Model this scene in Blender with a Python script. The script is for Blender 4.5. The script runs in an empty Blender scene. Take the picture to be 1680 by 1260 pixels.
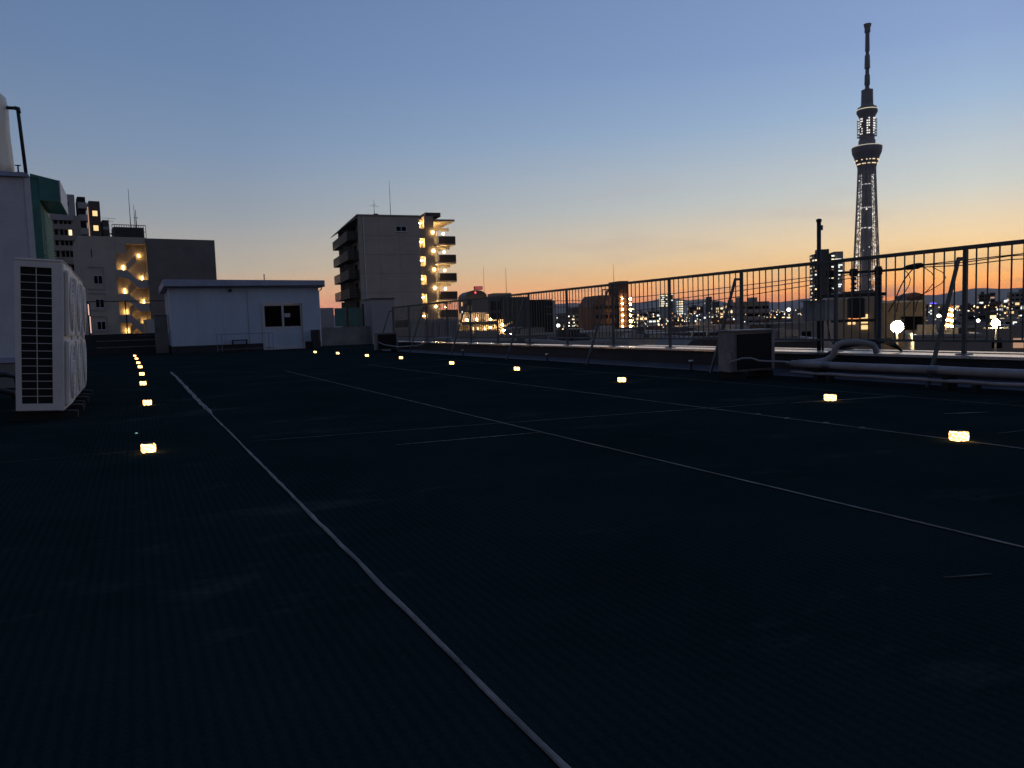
import bpy, bmesh, math, random
from mathutils import Vector, Matrix

sc = bpy.context.scene
COL = sc.collection
R = math.radians
random.seed(7)

# ------------------------------------------------------------------ camera
EYE = Vector((0.0, 0.0, 0.75))
FPX = 1262.0                       # focal length in photograph pixels (1680 wide)
YAW, PITCH, ROLL = R(26.0), math.atan(100.5 / FPX), 0.032
fw = Vector((math.sin(YAW) * math.cos(PITCH), math.cos(YAW) * math.cos(PITCH), -math.sin(PITCH)))
r0 = Vector((math.cos(YAW), -math.sin(YAW), 0.0))
u0 = r0.cross(fw)
rt = r0 * math.cos(ROLL) - u0 * math.sin(ROLL)
up = r0 * math.sin(ROLL) + u0 * math.cos(ROLL)
cam = bpy.data.cameras.new('camera')
cam.sensor_width = 36.0
cam.lens = 36.0 * FPX / 1680.0
cam.clip_start = 0.05
cam.clip_end = 120000.0
cob = bpy.data.objects.new('camera', cam)
COL.objects.link(cob)
m = Matrix((rt, up, -fw)).transposed().to_4x4()
m.translation = EYE
cob.matrix_world = m
sc.camera = cob

# ------------------------------------------------------------------ dusk sky
SUNAZ = R(57.0)                    # afterglow bearing, clockwise from +Y
world = bpy.data.worlds.new('World')
sc.world = world
world.use_nodes = True
nt = world.node_tree
N, L = nt.nodes, nt.links


def node(t, **kw):
    n = N.new(t)
    for k, v in kw.items():
        setattr(n, k, v)
    return n


def mth(op, a, b=None, c=None):
    n = node('ShaderNodeMath', operation=op)
    for i, x in enumerate((a, b, c)):
        if x is None:
            continue
        if isinstance(x, (int, float)):
            n.inputs[i].default_value = x
        else:
            L.new(x, n.inputs[i])
    return n.outputs[0]


def ramp(src, stops, top=90.0):
    n = node('ShaderNodeValToRGB')
    cr = n.color_ramp
    while len(cr.elements) < len(stops):
        cr.elements.new(0.5)
    for e, (p, c) in zip(cr.elements, stops):
        e.position = math.sqrt(p / top)
        e.color = (c[0], c[1], c[2], 1)
    L.new(src, n.inputs[0])
    return n.outputs[0]


tc = node('ShaderNodeTexCoord')
sep = node('ShaderNodeSeparateXYZ')
L.new(tc.outputs['Generated'], sep.inputs[0])
el = mth('ARCSINE', mth('MAXIMUM', sep.outputs[2], 0.0))
elp = mth('SQRT', mth('DIVIDE', el, math.pi / 2))
hl = mth('SQRT', mth('ADD', mth('MULTIPLY', sep.outputs[0], sep.outputs[0]), mth('MULTIPLY', sep.outputs[1], sep.outputs[1])))
hl = mth('MAXIMUM', hl, 0.001)
cosd = mth('DIVIDE', mth('ADD', mth('MULTIPLY', sep.outputs[0], math.sin(SUNAZ)), mth('MULTIPLY', sep.outputs[1], math.cos(SUNAZ))), hl)
delta = mth('ARCCOSINE', mth('MINIMUM', mth('MAXIMUM', cosd, -1.0), 1.0))
# colours measured at the eye; the sky itself lies beyond the evening haze built at the end of this script
HAZE, HTOP, HRAD, AIR = 3.0e-5, 720.0, 27500.0, (.10, .10, .13)
SKYGAIN = 2.5


def beyond(stops):
    out = []
    for e_, c in stops:
        path = min(HRAD, HTOP / max(1e-4, math.sin(R(e_))))
        tr = math.exp(-HAZE * path)
        out.append((e_, tuple(max(.01, (v - a * (1 - tr)) / tr) / SKYGAIN for v, a in zip(c, AIR))))
    return out


warm = ramp(elp, beyond([(0, (.98, .22, .085)), (.8, (1.0, .30, .082)), (1.7, (.98, .42, .12)), (3.0, (.94, .56, .22)), (4.7, (.90, .660, .38)),
                         (7.8, (.617, .631, .584)), (13.3, (.342, .474, .651)), (17.2, (.258, .366, .61)), (32, (.15, .235, .46)), (90, (.05, .09, .21))]))
side = ramp(elp, beyond([(0, (.74, .23, .20)), (1.2, (.72, .275, .20)), (2.2, (.66, .34, .225)), (3.2, (.57, .38, .26)), (4.2, (.47, .405, .325)), (8, (.31, .347, .392)),
                         (12, (.216, .301, .434)), (17.8, (.150, .240, .413)), (32, (.085, .15, .31)), (90, (.05, .09, .21))]))
east = ramp(elp, beyond([(0, (.105, .098, .105)), (8, (.11, .106, .12)), (25, (.085, .095, .135)), (55, (.052, .08, .165)), (90, (.05, .09, .21))]))


def sstep(a, b):
    n = node('ShaderNodeMapRange', interpolation_type='SMOOTHSTEP')
    n.inputs[1].default_value, n.inputs[2].default_value = a, b
    L.new(delta, n.inputs[0])
    return n.outputs[0]


def mixc(f, a, b):
    n = node('ShaderNodeMix', data_type='RGBA')
    L.new(f, n.inputs[0])
    L.new(a, n.inputs[6])
    L.new(b, n.inputs[7])
    return n.outputs[2]


lin = node('ShaderNodeMapRange')
lin.inputs[1].default_value, lin.inputs[2].default_value = 0.0, R(50)
L.new(delta, lin.inputs[0])
skyc = mixc(sstep(R(42), R(135)), mixc(lin.outputs[0], warm, side), east)
# thin evening cloud streaks just above the hills
mp = node('ShaderNodeMapping')
mp.inputs['Scale'].default_value = (9, 9, 150)
L.new(tc.outputs['Generated'], mp.inputs[0])
cn = node('ShaderNodeTexNoise')
cn.inputs['Scale'].default_value = 1.0
cn.inputs['Detail'].default_value = 4.0
L.new(mp.outputs[0], cn.inputs[0])
cr = node('ShaderNodeMapRange')
cr.inputs[1].default_value, cr.inputs[2].default_value = .54, .68
L.new(cn.outputs[0], cr.inputs[0])
band = node('ShaderNodeMapRange')
band.inputs[1].default_value, band.inputs[2].default_value = R(2.9), R(1.2)
L.new(el, band.inputs[0])
cf = mth('MULTIPLY', mth('MULTIPLY', cr.outputs[0], band.outputs[0]), .6)
dk = node('ShaderNodeRGB')
dk.outputs[0].default_value = (.16, .10, .115, 1)
skyc = mixc(cf, skyc, dk.outputs[0])
# barely visible wisps higher up
mp2 = node('ShaderNodeMapping')
mp2.inputs['Scale'].default_value = (5, 5, 26)
mp2.inputs['Location'].default_value = (3.1, 1.7, .4)
L.new(tc.outputs['Generated'], mp2.inputs[0])
cn2 = node('ShaderNodeTexNoise')
cn2.inputs['Scale'].default_value = 1.3
cn2.inputs['Detail'].default_value = 5.0
L.new(mp2.outputs[0], cn2.inputs[0])
cr2 = node('ShaderNodeMapRange')
cr2.inputs[1].default_value, cr2.inputs[2].default_value = .55, .78
L.new(cn2.outputs[0], cr2.inputs[0])
bd2 = node('ShaderNodeMapRange')
bd2.inputs[1].default_value, bd2.inputs[2].default_value = R(14), R(4)
L.new(el, bd2.inputs[0])
dk2 = node('ShaderNodeRGB')
dk2.outputs[0].default_value = (.19, .15, .15, 1)
skyc = mixc(mth('MULTIPLY', mth('MULTIPLY', cr2.outputs[0], bd2.outputs[0]), .28), skyc, dk2.outputs[0])
bg = N['Background']
bg.inputs[1].default_value = SKYGAIN
L.new(skyc, bg.inputs[0])
sc.view_settings.view_transform = 'Standard'
sc.view_settings.look = 'None'
sc.view_settings.exposure = 0.0
sc.view_settings.gamma = 1.0
sc.view_settings.use_curve_mapping = False
try:
    sc.cycles.use_denoising = True
    sc.cycles.use_light_tree = True
    sc.cycles.max_bounces = 4
    sc.cycles.sample_clamp_indirect = 4.0
except Exception:
    pass

# ------------------------------------------------------------------ helpers


def survey(x, y, D):
    """World point seen in photograph pixel (x, y) at D metres from the eye along the view axis."""
    return EYE + (fw + rt * ((x - 840) / FPX) - up * ((y - 630) / FPX)) * D


class MB:
    def __init__(s):
        s.v, s.f = [], []

    def add(s, vs, fs):
        k = len(s.v)
        s.v += [tuple(p) for p in vs]
        s.f += [tuple(i + k for i in q) for q in fs]
        return s

    def box(s, x0, x1, y0, y1, z0, z1):
        return s.add([(x0, y0, z0), (x1, y0, z0), (x1, y1, z0), (x0, y1, z0), (x0, y0, z1), (x1, y0, z1), (x1, y1, z1), (x0, y1, z1)],
                     [(0, 3, 2, 1), (4, 5, 6, 7), (0, 1, 5, 4), (1, 2, 6, 5), (2, 3, 7, 6), (3, 0, 4, 7)])

    def prism(s, poly, a, b, plane='xz'):
        """polygon extruded from a to b along the axis left out of `plane`"""
        n = len(poly)
        vs = []
        for t in (a, b):
            for p, q in poly:
                vs.append({'xz': (p, t, q), 'xy': (p, q, t), 'yz': (t, p, q)}[plane])
        fs = [tuple(range(n)), tuple(range(2 * n - 1, n - 1, -1))]
        fs += [(i, i + n, (i + 1) % n + n, (i + 1) % n) for i in range(n)]
        return s.add(vs, fs)

    def tube(s, pts, r, n=8, cap=True):
        pts = [Vector(p) for p in pts]
        rs = r if isinstance(r, (list, tuple)) else [r] * len(pts)
        vs, fs = [], []
        prev = None
        for i, p in enumerate(pts):
            d = (pts[min(i + 1, len(pts) - 1)] - pts[max(i - 1, 0)]).normalized()
            if prev is None:
                a = Vector((0, 0, 1)) if abs(d.z) < .9 else Vector((1, 0, 0))
                prev = d.cross(a).normalized()
            else:
                prev = (prev - d * prev.dot(d)).normalized()
            w = d.cross(prev)
            for k in range(n):
                t = 2 * math.pi * k / n
                vs.append(p + (prev * math.cos(t) + w * math.sin(t)) * rs[i])
        for i in range(len(pts) - 1):
            for k in range(n):
                fs.append((i * n + k, i * n + (k + 1) % n, (i + 1) * n + (k + 1) % n, (i + 1) * n + k))
        if cap:
            fs.append(tuple(range(n - 1, -1, -1)))
            fs.append(tuple(range((len(pts) - 1) * n, len(pts) * n)))
        return s.add(vs, fs)

    def lathe(s, prof, n=24, c=(0, 0)):
        vs, fs = [], []
        for r, z in prof:
            for k in range(n):
                t = 2 * math.pi * k / n
                vs.append((c[0] + r * math.cos(t), c[1] + r * math.sin(t), z))
        for i in range(len(prof) - 1):
            for k in range(n):
                fs.append((i * n + k, i * n + (k + 1) % n, (i + 1) * n + (k + 1) % n, (i + 1) * n + k))
        fs.append(tuple(range(n - 1, -1, -1)))
        fs.append(tuple(range((len(prof) - 1) * n, len(prof) * n)))
        return s.add(vs, fs)

    def ball(s, c, r, n=10):
        prof = [(max(1e-4, r * math.sin(math.pi * i / 6)), c[2] - r * math.cos(math.pi * i / 6)) for i in range(7)]
        return s.lathe(prof, n, (c[0], c[1]))

    def mesh(s, name, bev=0.0, smooth=False):
        me = bpy.data.meshes.new(name)
        me.from_pydata(s.v, [], s.f)
        bm = bmesh.new()
        bm.from_mesh(me)
        bmesh.ops.recalc_face_normals(bm, faces=bm.faces)
        if bev:
            es = [e for e in bm.edges if len(e.link_faces) == 2 and e.calc_face_angle(0) > .5]
            bmesh.ops.bevel(bm, geom=es, offset=bev, segments=2, affect='EDGES', clamp_overlap=True)
        bm.to_mesh(me)
        bm.free()
        if smooth:
            for p in me.polygons:
                p.use_smooth = True
        return me


def obj(name, mb, mat, parent=None, bev=0.0, smooth=False, label=None, kind=None):
    me = mb if isinstance(mb, bpy.types.Mesh) else mb.mesh(name, bev, smooth)
    if not me.materials:
        me.materials.append(mat)
    o = bpy.data.objects.new(name, me)
    COL.objects.link(o)
    o.parent = parent
    if label:
        o['label'] = label
    if kind:
        o['kind'] = kind
    return o


def thing(name, label, cat, loc=(0, 0, 0), rz=0.0, group=None):
    o = bpy.data.objects.new(name, None)
    o.empty_display_size = .2
    COL.objects.link(o)
    o.location = loc
    o.rotation_euler = (0, 0, rz)
    o['label'], o['category'] = label, cat
    if group:
        o['group'] = group
    return o


def tag(o, label, cat, group=None):
    o['label'], o['category'] = label, cat
    if group:
        o['group'] = group
    return o


def copytree(root, parent=None):
    c = root.copy()
    COL.objects.link(c)
    c.parent = parent
    for ch in root.children:
        copytree(ch, c)
    return c


# ------------------------------------------------------------------ materials


def mat(name, col, rough=.7, metal=0.0, var=.25, scale=6.0, bump=0.0, bscale=60.0, spec=.5, stretch=None):
    M = bpy.data.materials.new(name)
    M.use_nodes = True
    t = M.node_tree
    b = t.nodes['Principled BSDF']
    b.inputs['Roughness'].default_value = rough
    b.inputs['Metallic'].default_value = metal
    b.inputs['Specular IOR Level'].default_value = spec
    co = t.nodes.new('ShaderNodeTexCoord')
    src = co.outputs['Object']
    if stretch:
        mp_ = t.nodes.new('ShaderNodeMapping')
        mp_.inputs['Scale'].default_value = stretch
        t.links.new(src, mp_.inputs[0])
        src = mp_.outputs[0]
    n = t.nodes.new('ShaderNodeTexNoise')
    n.inputs['Scale'].default_value = scale
    n.inputs['Detail'].default_value = 5
    n.inputs['Roughness'].default_value = .65
    t.links.new(src, n.inputs[0])
    r = t.nodes.new('ShaderNodeValToRGB')
    r.color_ramp.elements[0].position, r.color_ramp.elements[1].position = .3, .7
    r.color_ramp.elements[0].color = (*[c * (1 - var) for c in col], 1)
    r.color_ramp.elements[1].color = (*[min(1, c * (1 + var)) for c in col], 1)
    t.links.new(n.outputs[0], r.inputs[0])
    t.links.new(r.outputs[0], b.inputs['Base Color'])
    if bump:
        n2 = t.nodes.new('ShaderNodeTexNoise')
        n2.inputs['Scale'].default_value = bscale
        n2.inputs['Detail'].default_value = 4
        t.links.new(src, n2.inputs[0])
        bp = t.nodes.new('ShaderNodeBump')
        bp.inputs['Strength'].default_value = bump
        bp.inputs['Distance'].default_value = .02
        t.links.new(n2.outputs[0], bp.inputs['Height'])
        t.links.new(bp.outputs[0], b.inputs['Normal'])
    return M


def glow(name, col, strength, base=(.5, .5, .5)):
    M = bpy.data.materials.new(name)
    if strength < 20:
        M.cycles.emission_sampling = 'NONE'      # faint panes: seen, but not sampled as lamps
    M.use_nodes = True
    b = M.node_tree.nodes['Principled BSDF']
    b.inputs['Base Color'].default_value = (*base, 1)
    b.inputs['Emission Color'].default_value = (*col, 1)
    b.inputs['Emission Strength'].default_value = strength
    return M


def crackle_glass():
    M = bpy.data.materials.new('crackle_glass')
    M.use_nodes = True
    t = M.node_tree
    b = t.nodes['Principled BSDF']
    b.inputs['Base Color'].default_value = (.8, .75, .6, 1)
    b.inputs['Roughness'].default_value = .2
    co = t.nodes.new('ShaderNodeTexCoord')
    v = t.nodes.new('ShaderNodeTexVoronoi')
    v.feature = 'DISTANCE_TO_EDGE'
    v.inputs['Scale'].default_value = 42
    t.links.new(co.outputs['Object'], v.inputs[0])
    n = t.nodes.new('ShaderNodeTexNoise')
    n.inputs['Scale'].default_value = 30
    t.links.new(co.outputs['Object'], n.inputs[0])
    mr = t.nodes.new('ShaderNodeMapRange')
    mr.inputs[1].default_value, mr.inputs[2].default_value = 0.0, .13
    mr.inputs[3].default_value, mr.inputs[4].default_value = 11.0, 1.5
    t.links.new(v.outputs[0], mr.inputs[0])
    mu = t.nodes.new('ShaderNodeMath')
    mu.operation = 'MULTIPLY'
    mr2 = t.nodes.new('ShaderNodeMapRange')
    mr2.inputs[1].default_value, mr2.inputs[2].default_value = .35, .65
    mr2.inputs[3].default_value, mr2.inputs[4].default_value = .55, 1.7
    t.links.new(n.outputs[0], mr2.inputs[0])
    t.links.new(mr.outputs[0], mu.inputs[0])
    t.links.new(mr2.outputs[0], mu.inputs[1])
    t.links.new(mu.outputs[0], b.inputs['Emission Strength'])
    b.inputs['Emission Color'].default_value = (1.0, .53, .17, 1)
    return M


def floor_material():
    M = bpy.data.materials.new('ribbed_rubber_sheet')
    M.use_nodes = True
    t = M.node_tree
    b = t.nodes['Principled BSDF']
    b.inputs['Roughness'].default_value = .8
    b.inputs['Specular IOR Level'].default_value = .0
    co = t.nodes.new('ShaderNodeTexCoord')
    w = t.nodes.new('ShaderNodeTexWave')
    w.wave_type, w.bands_direction, w.wave_profile = 'BANDS', 'X', 'SIN'
    w.inputs['Scale'].default_value = 1 / .03 * .314159 * 1.0
    w.inputs['Distortion'].default_value = .35
    w.inputs['Detail'].default_value = 3
    t.links.new(co.outputs['Object'], w.inputs[0])
    n = t.nodes.new('ShaderNodeTexNoise')
    n.inputs['Scale'].default_value = .9
    n.inputs['Detail'].default_value = 7
    n.inputs['Roughness'].default_value = .7
    t.links.new(co.outputs['Object'], n.inputs[0])
    n2 = t.nodes.new('ShaderNodeTexNoise')
    n2.inputs['Scale'].default_value = 110
    n2.inputs['Detail'].default_value = 3
    t.links.new(co.outputs['Object'], n2.inputs[0])
    r = t.nodes.new('ShaderNodeValToRGB')
    r.color_ramp.elements[0].position, r.color_ramp.elements[1].position = .3, .72
    r.color_ramp.elements[0].color = (.0085, .0170, .0170, 1)
    r.color_ramp.elements[1].color = (.0250, .0370, .0345, 1)
    mx = t.nodes.new('ShaderNodeMath')
    mx.operation = 'MULTIPLY_ADD'
    mx.inputs[1].default_value = .5
    t.links.new(n2.outputs[0], mx.inputs[0])
    sc_ = t.nodes.new('ShaderNodeMath')
    sc_.operation = 'MULTIPLY'
    sc_.inputs[1].default_value = .5
    t.links.new(n.outputs[0], sc_.inputs[0])
    t.links.new(sc_.outputs[0], mx.inputs[2])
    t.links.new(mx.outputs[0], r.inputs[0])
    n3 = t.nodes.new('ShaderNodeTexNoise')
    n3.inputs['Scale'].default_value = .55
    n3.inputs['Detail'].default_value = 8
    n3.inputs['Roughness'].default_value = .75
    mp3 = t.nodes.new('ShaderNodeMapping')
    mp3.inputs['Rotation'].default_value = (0, 0, .5)
    mp3.inputs['Scale'].default_value = (1.0, 2.2, 1)
    t.links.new(co.outputs['Object'], mp3.inputs[0])
    t.links.new(mp3.outputs[0], n3.inputs[0])
    r3 = t.nodes.new('ShaderNodeMapRange')
    r3.inputs[1].default_value, r3.inputs[2].default_value = .56, .74
    t.links.new(n3.outputs[0], r3.inputs[0])
    mxd = t.nodes.new('ShaderNodeMix')
    mxd.data_type = 'RGBA'
    t.links.new(r3.outputs[0], mxd.inputs[0])
    t.links.new(r.outputs[0], mxd.inputs[6])
    mxd.inputs[7].default_value = (.060, .066, .060, 1)
    t.links.new(mxd.outputs[2], b.inputs['Base Color'])
    ad = t.nodes.new('ShaderNodeMath')
    ad.operation = 'MULTIPLY_ADD'
    ad.inputs[1].default_value = .25
    t.links.new(n2.outputs[0], ad.inputs[0])
    t.links.new(w.outputs[0], ad.inputs[2])
    bp = t.nodes.new('ShaderNodeBump')
    bp.inputs['Strength'].default_value = .36
    bp.inputs['Distance'].default_value = .006
    t.links.new(ad.outputs[0], bp.inputs['Height'])
    t.links.new(bp.outputs[0], b.inputs['Normal'])
    return M


FLOOR = floor_material()
SEAM = mat('worn_seam_tape', (.155, .13, .11), .7, var=.75, scale=22, bump=.3, stretch=(1, .25, 1))
SEAM2 = mat('faint_seam_tape', (.032, .031, .032), .6, var=.7, scale=9, stretch=(1, .35, 1))
SHEET = mat('dark_waterproof_sheet', (.018, .021, .032), .6, var=.4, scale=3, bump=.2, bscale=12)
CANT = mat('grey_cant_strip', (.085, .09, .115), .55, var=.3, scale=3)
COPING = mat('pale_metal_coping', (.96, .95, .93), .22, .85, var=.12, scale=5)
RAIL = mat('grey_green_rail_paint', (.085, .095, .09), .5, .2, var=.3, scale=8)
ACWHITE = mat('ivory_ac_casing', (.74, .70, .65), .5, var=.1, scale=4, bump=.05)
ACGREY = mat('grey_ac_casing', (.26, .25, .25), .6, var=.35, scale=5)
BLACK = mat('black_void', (.006, .006, .007), .8, var=.2)
DARKPL = mat('black_plastic', (.018, .018, .02), .6, var=.3)
RUBBER = mat('black_rubber_block', (.014, .015, .017), .8, var=.4)
WHITEWALL = mat('pale_blue_painted_wall', (.47, .57, .69), .75, var=.08, scale=1.6, bump=.15, bscale=9, stretch=(1.6, 1.6, .5))
FASCIA = mat('blue_grey_fascia', (.34, .38, .50), .6, var=.18, scale=2)
LEFTWALL = mat('blue_grey_stucco', (.58, .58, .60), .8, var=.12, scale=2, bump=.25, bscale=35)
TRIM = mat('pale_corner_trim', (.62, .63, .64), .5, var=.1)
GREEN = mat('teal_painted_steel', (.05, .20, .17), .5, var=.25, scale=3)
LOUVER = mat('pale_green_louver', (.42, .60, .52), .5, var=.1)
CREAM = mat('cream_tank_plastic', (.72, .66, .54), .45, var=.08, scale=2)
PIPE = mat('dark_pipe', (.035, .036, .04), .5, .3, var=.3)
WRAP = mat('grey_pipe_lagging', (.34, .315, .32), .55, var=.25, scale=4, bump=.35, bscale=18)
SASH = mat('aluminium_sash', (.52, .55, .60), .45, .2, var=.1)
GLASS = mat('dark_window_glass', (.004, .004, .006), .1, var=.1, spec=.05)
PAPER = mat('pale_notice_paper', (.55, .56, .58), .8, var=.25, scale=60)
STEEL = mat('galvanised_tube', (.20, .21, .23), .4, .5, var=.3)
CONC = mat('weathered_concrete', (.24, .23, .22), .85, var=.3, scale=1.6, bump=.3, bscale=14)
SCREEN = mat('green_frosted_screen', (.05, .17, .15), .35, var=.2, scale=3)
BEIGE = mat('beige_render', (.46, .41, .345), .85, var=.1, scale=.5, bump=.1, bscale=4)
GREYW = mat('grey_render', (.30, .27, .235), .85, var=.12, scale=.4)
DGREY = mat('dark_grey_render', (.20, .18, .16), .85, var=.15, scale=.4)
DARKW = mat('dark_brown_tile', (.075, .066, .062), .7, var=.2, scale=.7)
BROWN = mat('brown_brick', (.11, .06, .05), .8, var=.25, scale=.6)
BALC = mat('dark_balcony_panel', (.045, .04, .036), .6, var=.3, scale=1.0, stretch=(1, 1, 9))
PALEC = mat('pale_concrete_panel', (.36, .35, .34), .8, var=.12, scale=.3)
SLATE = mat('slate_blue_cladding', (.08, .095, .105), .6, var=.2, scale=.4)
ROOFT = mat('grey_roof_tile', (.10, .10, .105), .7, var=.3, scale=.9)
TOWERM = mat('tower_steel', (.32, .30, .31), .5, .2, var=.2, scale=.05)
TOWERD = mat('tower_dark_core', (.19, .18, .185), .6, var=.2, scale=.05)
WIRE = mat('black_cable', (.012, .011, .011), .6, var=.2)
HILL = mat('wooded_hill', (.05, .06, .045), .9, var=.3, scale=.002)
GROUND = mat('city_ground', (.04, .04, .042), .9, var=.4, scale=.05)
CRACK = crackle_glass()
LAMPW = glow('warm_corridor_lamp', (1.0, .58, .20), 230.0)
LAMPC = glow('amber_ceiling_lamp', (1.0, .50, .15), 70.0)
LAMPS = glow('stair_lamp', (1.0, .58, .18), 27.0)
WIN_W = glow('warm_lit_window', (1.0, .62, .25), 1.25)
WIN_Y = glow('yellow_lit_window', (1.0, .78, .42), 1.7)
WIN_C = glow('white_lit_window', (.95, 1.0, .92), 1.3)
WIN_D = glow('dim_lit_window', (1.0, .55, .3), .42)
SPOT = glow('white_tower_light', (1.0, .93, .85), 1.2)
SPOTD = glow('dim_tower_light', (1.0, .9, .85), .7)
RED = glow('red_aircraft_lamp', (1.0, .06, .08), 2.5)
BLUE = glow('violet_blue_light', (.16, .08, 1.0), 1.6)
FLOOD = glow('floodlight_lens', (1.0, .74, .36), 260.0)
ORANGE = glow('orange_lit_interior', (1.0, .30, .08), 1.0)
POSTGLOW = glow('pink_reflection_glow', (1.0, .62, .5), .9)  # pink emission standing in for light reflected by a post
TEAL = glow('tiny_teal_lamp', (.3, .9, .8), .35)

# ------------------------------------------------------------------ setting: roof, ground, hills
GZ = -13.0
g = MB()
n = 48
g.add([(80000 * math.cos(2 * math.pi * i / n), 80000 * math.sin(2 * math.pi * i / n), GZ) for i in range(n)], [tuple(range(n))])
obj('ground', g, GROUND, kind='structure')

fl = MB().prism([(-9, -5), (7.25, -5), (7.25, 24.4), (13, 24.4), (13, 37), (-9, 37)], -.3, 0, 'xy')
floor = obj('roof_floor', fl, FLOOR, kind='structure')
body = MB().prism([(-9.0, -5), (8.1, -5), (8.1, 24.6), (13, 24.6), (13, 37.2), (-9, 37.2)], GZ, -.31, 'xy')
obj('building_body', body, CONC, kind='structure')


def seam(x0, y0, x1, y1, w, m_, h=.006, jit=.15, seg=None, wob=0.0):
    a, b = Vector((x0, y0, 0)), Vector((x1, y1, 0))
    d = (b - a)
    ln = d.length
    k = seg or max(4, int(ln / .12))
    d.normalize()
    s_ = Vector((-d.y, d.x, 0))
    vs, fs = [], []
    off = 0
    for i in range(k + 1):
        p = a + d * (ln * i / k)
        off = off * .92 + random.uniform(-1, 1) * wob
        e = min(1, min(i, k - i) / 3 + .25)
        for sg in (-1, 1):
            ww = w * .5 * e * (1 + random.uniform(-jit, jit))
            q = p + s_ * (sg * ww + off)
            vs.append((q.x, q.y, .004))
            vs.append((q.x - s_.x * sg * ww * .45, q.y - s_.y * sg * ww * .45, h))
    for i in range(k):
        o_ = i * 4
        for (p, q) in ((0, 1), (1, 3), (3, 2)):
            fs.append((o_ + p, o_ + q, o_ + 4 + q, o_ + 4 + p))
    return obj('floor_seam', MB().add(vs, fs), m_, floor)


seam(.60, .2, .59, 8.3, .0165, SEAM, wob=.0012, jit=.28)
seam(.605, 7.6, .60, 16.5, .045, SEAM, wob=.003, jit=.35)
seam(2.44, -1, 2.445, 14.6, .013, SEAM, wob=.0008, jit=.3)
seam(4.16, -1, 4.17, 15.2, .011, SEAM, wob=.0008, jit=.45)
seam(5.95, 2.0, 5.97, 16.0, .010, SEAM2, wob=.0008, jit=.5)
seam(.66, 5.44, 4.9, 4.80, .012, SEAM2, jit=.6)
seam(1.44, 4.654, 2.44, 4.563, .011, SEAM, jit=.4)
seam(4.9, 4.74, 6.0, 4.52, .016, SEAM, jit=.4)
seam(-2.6, 5.60, .1, 5.47, .006, SEAM2, jit=.8)
seam(4.55, 2.8, 5.6, 2.72, .010, SEAM2, jit=.5)
seam(5.15, 3.55, 5.45, 3.42, .02, SEAM, jit=.4)
seam(5.75, 3.25, 6.1, 3.18, .02, SEAM2, jit=.4)
seam(1.98, 1.36, 2.12, 1.31, .010, SEAM2, jit=.5)
for bx, by in ((4.17, 4.35), (4.155, 4.05), (4.17, 3.72), (4.16, 3.42)):
    obj('sealant_blob', MB().lathe([(.022, .004), (.016, .010), (.004, .012)], 8, (bx, by)), SEAM, floor)

hm = MB()
hv, hf = [], []
for i in range(161):
    az = R(-20 + 110 * i / 160)
    dist = 21000
    a_ = math.degrees(az)
    e_ = 1.05 + .22 * math.sin(a_ * .21 + .6) + .13 * math.sin(a_ * .67 + 1) + .06 * math.sin(a_ * 1.9) + .03 * math.sin(a_ * 4.3)
    hz = dist * math.tan(R(e_)) + EYE.z
    for (dd, zz) in ((dist - 3500, GZ), (dist - 1500, hz * .55), (dist, hz), (dist + 3000, GZ)):
        hv.append((dd * math.sin(az), dd * math.cos(az), zz))
for i in range(160):
    for k in range(3):
        hf.append((i * 4 + k, i * 4 + k + 1, i * 4 + k + 5, i * 4 + k + 4))
obj('hills', hm.add(hv, hf), HILL, kind='structure')

# ------------------------------------------------------------------ parapet and railing
pw = thing('parapet_wall', 'low dark parapet with pale metal coping along the railed roof edge', 'parapet', (0, 0, 0))
obj('wall_core', MB().box(7.22, 7.50, -5, 24.3, .0, .262), SHEET, pw)
yy = -5.0
while yy < 24.2:
    obj('coping', MB().box(7.17, 7.55, yy + .004, min(24.35, yy + 1.95) - .004, .264, .292), COPING, pw, bev=.004)
    yy += 1.95
cs = MB().prism([(7.05, .003), (7.215, .003), (7.215, .07), (7.19, .06), (7.06, .016)], -5, 24.3)
obj('cant_strip', cs, CANT, pw)
ol = thing('outer_kerb', 'pale edged outer kerb beyond the parapet coping', 'kerb', (0, 0, 0))
obj('kerb_wall', MB().box(7.98, 8.10, -5, 11.2, -.3, .262), SHEET, ol)
obj('kerb_cap', MB().box(7.95, 8.13, -5.02, 11.22, .264, .282), COPING, ol)
obj('gutter', MB().box(7.51, 7.975, -5, 24.3, -.29, .02), SHEET, pw)

RX = 7.35
rail = thing('railing', 'long grey steel balustrade standing on the parapet coping', 'railing', (RX, 0, .292))
y_a, y_b, ztop = -1.34, 23.46, 1.068
obj('top_rail', MB().box(-.02, .02, y_a - .03, y_b + .03, ztop - .04, ztop), RAIL, rail, bev=.006)
obj('bottom_rail', MB().box(-.015, .015, y_a, y_b, .125, .15), RAIL, rail)
post_me = MB().box(-.019, .019, -.019, .019, 0, ztop - .041).mesh('post', .003)
plate_me = MB().box(-.07, .07, -.05, .05, .001, .012).mesh('base_plate', .002)
bal_me = MB().tube([(0, 0, .151), (0, 0, ztop - .041)], .0078, 6).mesh('baluster')
br = MB()
br.box(-.085, -.023, -.014, .014, .925, .955)
br.add([(-.115, -.014, .955), (-.086, -.014, .955), (-.086, .014, .955), (-.115, .014, .955),
        (-.56, -.014, -.285), (-.525, -.014, -.285), (-.525, .014, -.285), (-.56, .014, -.285)],
       [(0, 1, 2, 3), (4, 7, 6, 5), (0, 4, 5, 1), (1, 5, 6, 2), (2, 6, 7, 3), (3, 7, 4, 0)])
brace_me = br.mesh('brace')
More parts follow.
